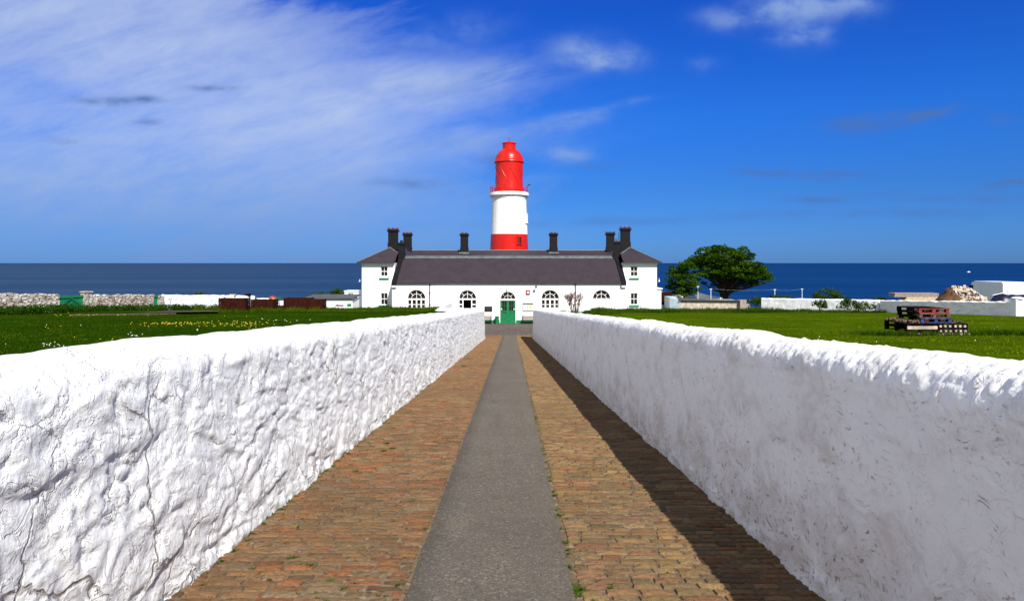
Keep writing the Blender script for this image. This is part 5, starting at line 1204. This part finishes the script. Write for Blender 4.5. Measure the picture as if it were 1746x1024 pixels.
for nm, (mt, n_) in mats.items():
    b = MB()
    for _ in range(n_):
        u = rnd.uniform(.30, .98) if nm != 'dark_scraps' else rnd.uniform(.05, 1); v = rnd.uniform(.02, .5)
        p = Vector((hx0 + (hx1 - hx0) * u, py_ - 1.5 + 3 * v, heap_z(u, v) + .03)); L = rnd.uniform(.04, .14) if nm != 'broken_boards' else rnd.uniform(.2, .55)
        a = Vector((rnd.gauss(0, 1), rnd.gauss(0, .6), rnd.gauss(0, .15 if nm == 'broken_boards' else .5))).normalized(); c = a.cross(Vector((rnd.gauss(0, 1), rnd.gauss(0, 1), rnd.gauss(0, 1)))).normalized(); e = a.cross(c)
        b.obox(p, a * L, c * L * (.2 if nm == 'broken_boards' else .6), e * L * .3 * (.25 if nm == 'broken_boards' else 1))
    o = b.build(nm, M[mt], t); o['kind'] = 'stuff'
# tarpaulined boat
by = 52.; x0, x1 = PX(1686, by), PX(1686, by) + 4.2; z0 = ground_h(37, by); b = MB(); nx, ny = 26, 10; zt = PZ(500.5, by)
for i in range(nx + 1):
    u = i / nx; hh = (zt - z0) * (.55 + .45 * min(1, u * 6)) * (1 - .12 * u) + mn.noise(Vector((u * 7, 0, 4))) * .08; w_ = .9 * math.sin(math.pi * min(.97, .12 + u * .8)) ** .5
    for j in range(ny + 1):
        a = math.pi * j / ny; b.v.append((x0 + (x1 - x0) * u, by - math.cos(a) * w_, z0 + .02 + max(0, math.sin(a)) ** .6 * hh + mn.noise(Vector((u * 9, j * .7, 1))) * .04))
for i in range(nx):
    for j in range(ny): b.face([i * (ny + 1) + j, (i + 1) * (ny + 1) + j, (i + 1) * (ny + 1) + j + 1, i * (ny + 1) + j + 1])
t = thing('covered_boat', 'long low shape under a dark navy tarpaulin behind the gate pier', 'covered boat', ((x0 + x1) / 2, by, z0)); b.face([j for j in range(ny + 1)][::-1]); b.face([nx * (ny + 1) + j for j in range(ny + 1)]); b.build('tarpaulin', M['navy'], t, smooth=True)
b = MB(); b.tube([(x0 + .15, by - .2, zt - .1), (x0 + 1.6, by - .3, zt + .22), (x0 + 4.3, by - .3, zt + .1)], .025, 5); b.lathe(x0 + 1.2, by - .3, [(.03, zt - .1), (.03, zt + .2), (.06, zt + .24)], 6); b.build('cover_pole', M['steel'], t)
# white van
vy = 64.; vx = PX(1710, vy); z0 = ground_h(45, vy); zt = PZ(480.5, vy); t = thing('van', 'large white panel van parked behind the rubble heap at the far right', 'van', (vx + 1, vy + 2.5, z0)); W_ = 2.05; L = 5.6; zc = z0 + .35
side = [(0, zc), (0, zt - .12), (.15, zt), (3.9, zt), (4.3, zt - .1), (5.0, zt - .95), (5.7, zt - 1.25), (5.85, zt - 1.6), (5.85, zc)]
b = MB(); n = len(side)
for x in (vx, vx + W_): b.v += [(x, vy + d, z) for d, z in side]
for i in range(n): j = (i + 1) % n; b.face([i, j, n + j, n + i])
b.face(list(range(n))[::-1]); b.face([n + i for i in range(n)]); o = b.build('body', M['vanwhite'], t); md = o.modifiers.new('bevel', 'BEVEL'); md.width = .06; md.segments = 2
for s in (0, 1):
    b = MB(); x0 = vx + .1 + s * .93; b.box(x0, x0 + .91, vy - .02, vy - .002, zc + .15, zt - .25); dr_ = b.build('rear_door', M['vanwhite'], t); b = MB(); b.box(x0 + .12, x0 + .79, vy - .028, vy - .021, zt - 1.15, zt - .5); b.build('rear_window', M['vanwhite'], dr_); b = MB(); b.box(x0 + (.8 if s == 0 else .04), x0 + (.86 if s == 0 else .10), vy - .05, vy - .021, zc + .8, zc + 1.0); b.build('handle', M['pipe'], dr_)
    b = MB(); b.box(vx + (.01 if s == 0 else W_ - .09), vx + (.08 if s == 0 else W_ - .01), vy - .03, vy - .003, zc + .5, zc + 1.1); b.build('rear_lamp', M['redwood'], t)
b = MB(); b.box(vx - .012, vx - .002, vy + 4.1, vy + 4.75, zt - 1.0, zt - .4); b.build('side_window', M['glass'], t)
b = MB(); b.box(vx - .05, vx + W_ + .05, vy - .15, vy - .03, zc - .02, zc + .14); b.build('bumper', M['pipe'], t)
b = MB(); b.box(vx - .014, vx - .002, vy + .3, vy + 5.4, zc + .45, zc + .55); b.build('trim', M['felt'], t)
for dyy in (1.0, 4.7):
    for x in (vx - .01, vx + W_ - .21):
        b = MB(); b.tube([(x, vy + dyy, z0 + .34), (x + .22, vy + dyy, z0 + .34)], .34, 20); wh = b.build('wheel', M['tyre'], t); b = MB(); b.tube([(x - .012, vy + dyy, z0 + .34), (x + .232, vy + dyy, z0 + .34)], .19, 14); b.build('rim', M['steel'], wh)

# ------------------------------------------------------------------ stacked pallets (insect hotel)
def pallet(x0, y0, z0, w_, d_, h_, mat, label, mat2=None):
    t = thing('pallet', label, 'pallet', (x0 + w_ / 2, y0 + d_ / 2, z0), 'pallets stacked on the right lawn'); dk = h_ * .18; rnd = random.Random(int(x0 * 100 + z0 * 999))
    def boards(z, y_list, nm):
        b = MB()
        for y in y_list: b.box(x0 + rnd.uniform(-.01, .01), x0 + w_ + rnd.uniform(-.01, .01), y, y + .095, z, z + dk)
        b.build(nm, mat2 or mat, t)
    n = 8; ylist = [y0 + (d_ - .095) * i / (n - 1) for i in range(n)]; boards(z0 + h_ - dk, ylist, 'top_boards'); boards(z0, [y0, y0 + d_ / 2 - .05, y0 + d_ - .095], 'bottom_boards')
    for i in range(3):
        x = x0 + (w_ - .10) * i / 2
        for k_, y in enumerate((y0 + .002, y0 + d_ / 2 - .07, y0 + d_ - .142)): b = MB(); b.box(x, x + .10, y, y + .14, z0 + dk + .001, z0 + h_ - dk - .001); b.build('block', mat if k_ == 0 else (mat2 or mat), t)  # blocks behind the front row go black: side shade put into the colour
    if mat2:
        for z in (z0 + .001, z0 + h_ - dk + .001): b = MB(); b.box(x0 + .002, x0 + w_ - .002, y0 - .016, y0 - .011, z, z + dk - .002); b.build('front_board', mat, t)
    return t
py0 = 23.; zg = fld(5, 23) ; xa = PX(1546.5, py0)
b = MB(); rnd = random.Random(3)
for i in range(9): b.box(xa - .0 + i * .24, xa + .22 + i * .24, py0 - .06, py0 + .1, zg - .03, zg + .055)
tag(b.build('brick_course', M['debris'], loc=(xa + 1, py0, zg)), 'row of pale bricks on the grass under the stacked pallets', 'bricks')
H = .155; zz = zg + .06
pallet(xa, py0, zz, .98, 1.4, H, M['blackwood'], 'dark pallet at the bottom left of the stack, just above the grass')
pallet(xa + 1.02, py0, zz, .98, 1.4, H, M['blackwood'], 'dark pallet at the bottom right of the stack, packed with bricks at grass level')
pallet(xa, py0 + .01, zz + H + .004, .98, 1.4, H, M['blackwood'], 'dark pallet in the second layer, behind the white plank')
pallet(xa + 1.02, py0 + .01, zz + H + .004, .98, 1.4, H, M['blackwood'], 'dark pallet in the second layer, right part with bricks showing')
xb = PX(1568, py0 + .1); z3 = zz + 2 * H + .012
pallet(xb + .05, py0 + .1, z3, 1.0, 1.35, H, M['bluewood'], 'blue fronted pallet, third layer of the stack', M['blackwood'])
pallet(xb + .0, py0 + .1, z3 + H + .004, 1.0, 1.35, H, M['oldwood'], 'natural brown pallet between the red and the blue pallet', M['blackwood'])
pallet(xb - .02, py0 + .1, z3 + 2 * (H + .004), 1.0, 1.35, H, M['redwood'], 'red pallet on top of the stack', M['blackwood'])
# fillings
b = MB(); b.box(xa + .0, xa + .98, py0 - .03, py0 - .006, zz + H - .03, zz + H + .075); tag(b.build('plank', M['debris'], loc=(xa + .5, py0, zz + H)), 'white plank fixed across the front of the lower pallets', 'plank')
src = None
for k_, (zq, off) in enumerate(((zz + .03, 1.08), (zz + H + .034, 1.06))):
    for i in range(6):
        xq = xa + off + i * .155 + (.02 if i > 2 else 0)
        if src is None:
            b = MB(); b.box(xq, xq + .065, py0 + .0, py0 + .2, zq, zq + .065); src = tag(b.build('brick', M['debris'], loc=(xq, py0, zq)), 'pale brick tucked into the right half of the lower pallets', 'brick', 'bricks packed into the lower pallets'); 
            
        else:
            c = src.copy(); C.objects.link(c); c.location = (xq, py0 - .02, zq)
b = MB(); rnd = random.Random(19)
for i in range(60):
    lay = rnd.choice((0, 1, 2)); zq = z3 + lay * (H + .004) + .035; xq = xb + rnd.uniform(.12, .9); yq = py0 + .2 + rnd.uniform(0, .2); r_ = rnd.uniform(.012, .03)
    b.tube([(xq, yq, zq + r_ + rnd.uniform(0, .03)), (xq, yq + .5, zq + r_)], r_, 7)
tag(b.build('bamboo_filling', M['twig'], loc=(xb + .5, py0 + .2, z3)), 'sticks and canes stuffed between the upper pallets', 'sticks', kind='stuff')
for i, (xx, lay, mt) in enumerate(((.40, 1, 'pot'), (.60, 1, 'pot'), (.22, 0, 'pot'))):
    zq = z3 + lay * (H + .004) + .078; b = MB(); N = 14
    for r_, yy in ((.052, py0 + .06), (.052, py0 + .3), (.036, py0 + .3), (.036, py0 + .06)):
        for q in range(N): a = 2 * math.pi * q / N; b.v.append((xb + xx + r_ * math.cos(a), yy, zq + r_ * math.sin(a)))
    for j in range(4):
        for q in range(N): b.face([j * N + q, ((j + 1) % 4) * N + q, ((j + 1) % 4) * N + (q + 1) % N, j * N + (q + 1) % N])
    tag(b.build('clay_pipe', M['pot'], loc=(xb + xx, py0 + .1, zq)), ('left clay pipe in the brown pallet', 'right clay pipe in the brown pallet', 'clay pipe lying inside the blue pallet')[i], 'clay pipe')
b = MB(); rnd = random.Random(6)
for i in range(46):
    p = Vector((xa + rnd.uniform(.02, .42), py0 + rnd.uniform(.1, 1.3), z3 + rnd.uniform(.01, .06))); a = Vector((rnd.gauss(0, 1), rnd.gauss(0, 1), .1)).normalized(); b.obox(p, a * rnd.uniform(.05, .16), a.cross(Vector((0, 0, 1))) * .035, (0, 0, .03))
for i in range(20):
    p = Vector((xa + 1.5 + rnd.uniform(0, .48), py0 + rnd.uniform(.1, 1.3), z3 + rnd.uniform(.0, .03))); a = Vector((rnd.gauss(0, 1), rnd.gauss(0, 1), .1)).normalized(); b.obox(p, a * rnd.uniform(.05, .12), a.cross(Vector((0, 0, 1))) * .03, (0, 0, .02))
tag(b.build('rubble_filling', M['oldwood'], loc=(xa + .3, py0 + .5, z3)), 'broken stones and wood scraps lying on the lower pallets', 'rubble', kind='stuff')

# ------------------------------------------------------------------ boats on the sea
def sail_boat(px, py, label, hpx=4.5):
    Y = FPX * 30 / (py - HZ); x = PX(px, Y); s = hpx / FPX * Y; t = thing('sailing_boat', label, 'boat', (x, Y, -30.)); b = MB(); w_ = s * .28
    b.v += [(x - w_, Y, -29.2), (x + w_, Y, -29.2), (x + w_ * .75, Y, -30.3), (x - w_ * .75, Y, -30.3), (x - w_, Y + 2, -29.2), (x + w_, Y + 2, -29.2), (x + w_ * .75, Y + 2, -30.3), (x - w_ * .75, Y + 2, -30.3)]
    for q in ((3, 2, 1, 0), (4, 5, 6, 7), (0, 1, 5, 4), (1, 2, 6, 5), (2, 3, 7, 6), (3, 0, 4, 7)): b.face(list(q))
    b.build('hull', M['frame'], t); b = MB(); b.tube([(x, Y + 1, -29.2), (x, Y + 1, -30 + s)], .08, 6); b.build('mast', M['steel'], t)
    b = MB(); b.obox((0, 0, 0), (.001, 0, 0), (0, .001, 0), (0, 0, .001)); b = MB()
    b.v += [(x + .1, Y + .95, -28.8), (x + w_ * .9, Y + .95, -28.8), (x + .1, Y + .95, -30 + s), (x + .1, Y + 1.05, -28.8), (x + w_ * .9, Y + 1.05, -28.8), (x + .1, Y + 1.05, -30 + s)]
    for q in ((0, 1, 2), (5, 4, 3), (0, 3, 4, 1), (1, 4, 5, 2), (2, 5, 3, 0)): b.face(list(q))
    b.build('sail', M['frame'], t)
sail_boat(1123.7, 480, 'tiny white sailing boat on the sea beside the right cottage', 6.5); sail_boat(612.8, 480, 'tiny white sailing boat on the sea beside the left cottage', 5)
Y = FPX * 30 / (464 - HZ); x = PX(1652, Y); t = thing('motor_boat', 'distant white motor boat on the sea at the right', 'boat', (x, Y, -30.)); b = MB()
b.v += [(x - 5, Y, -28.2), (x + 5, Y, -28.6), (x + 4.6, Y, -30.2), (x - 3.6, Y, -30.2), (x - 5, Y + 3, -28.2), (x + 5, Y + 3, -28.6), (x + 4.6, Y + 3, -30.2), (x - 3.6, Y + 3, -30.2)]
for q in ((3, 2, 1, 0), (4, 5, 6, 7), (0, 1, 5, 4), (1, 2, 6, 5), (2, 3, 7, 6), (3, 0, 4, 7)): b.face(list(q))
b.build('hull', M['frame'], t); b = MB(); b.box(x - 1.5, x + 2.5, Y + .5, Y + 2.5, -28.5, -26.8); b.build('cabin', M['frame'], t)
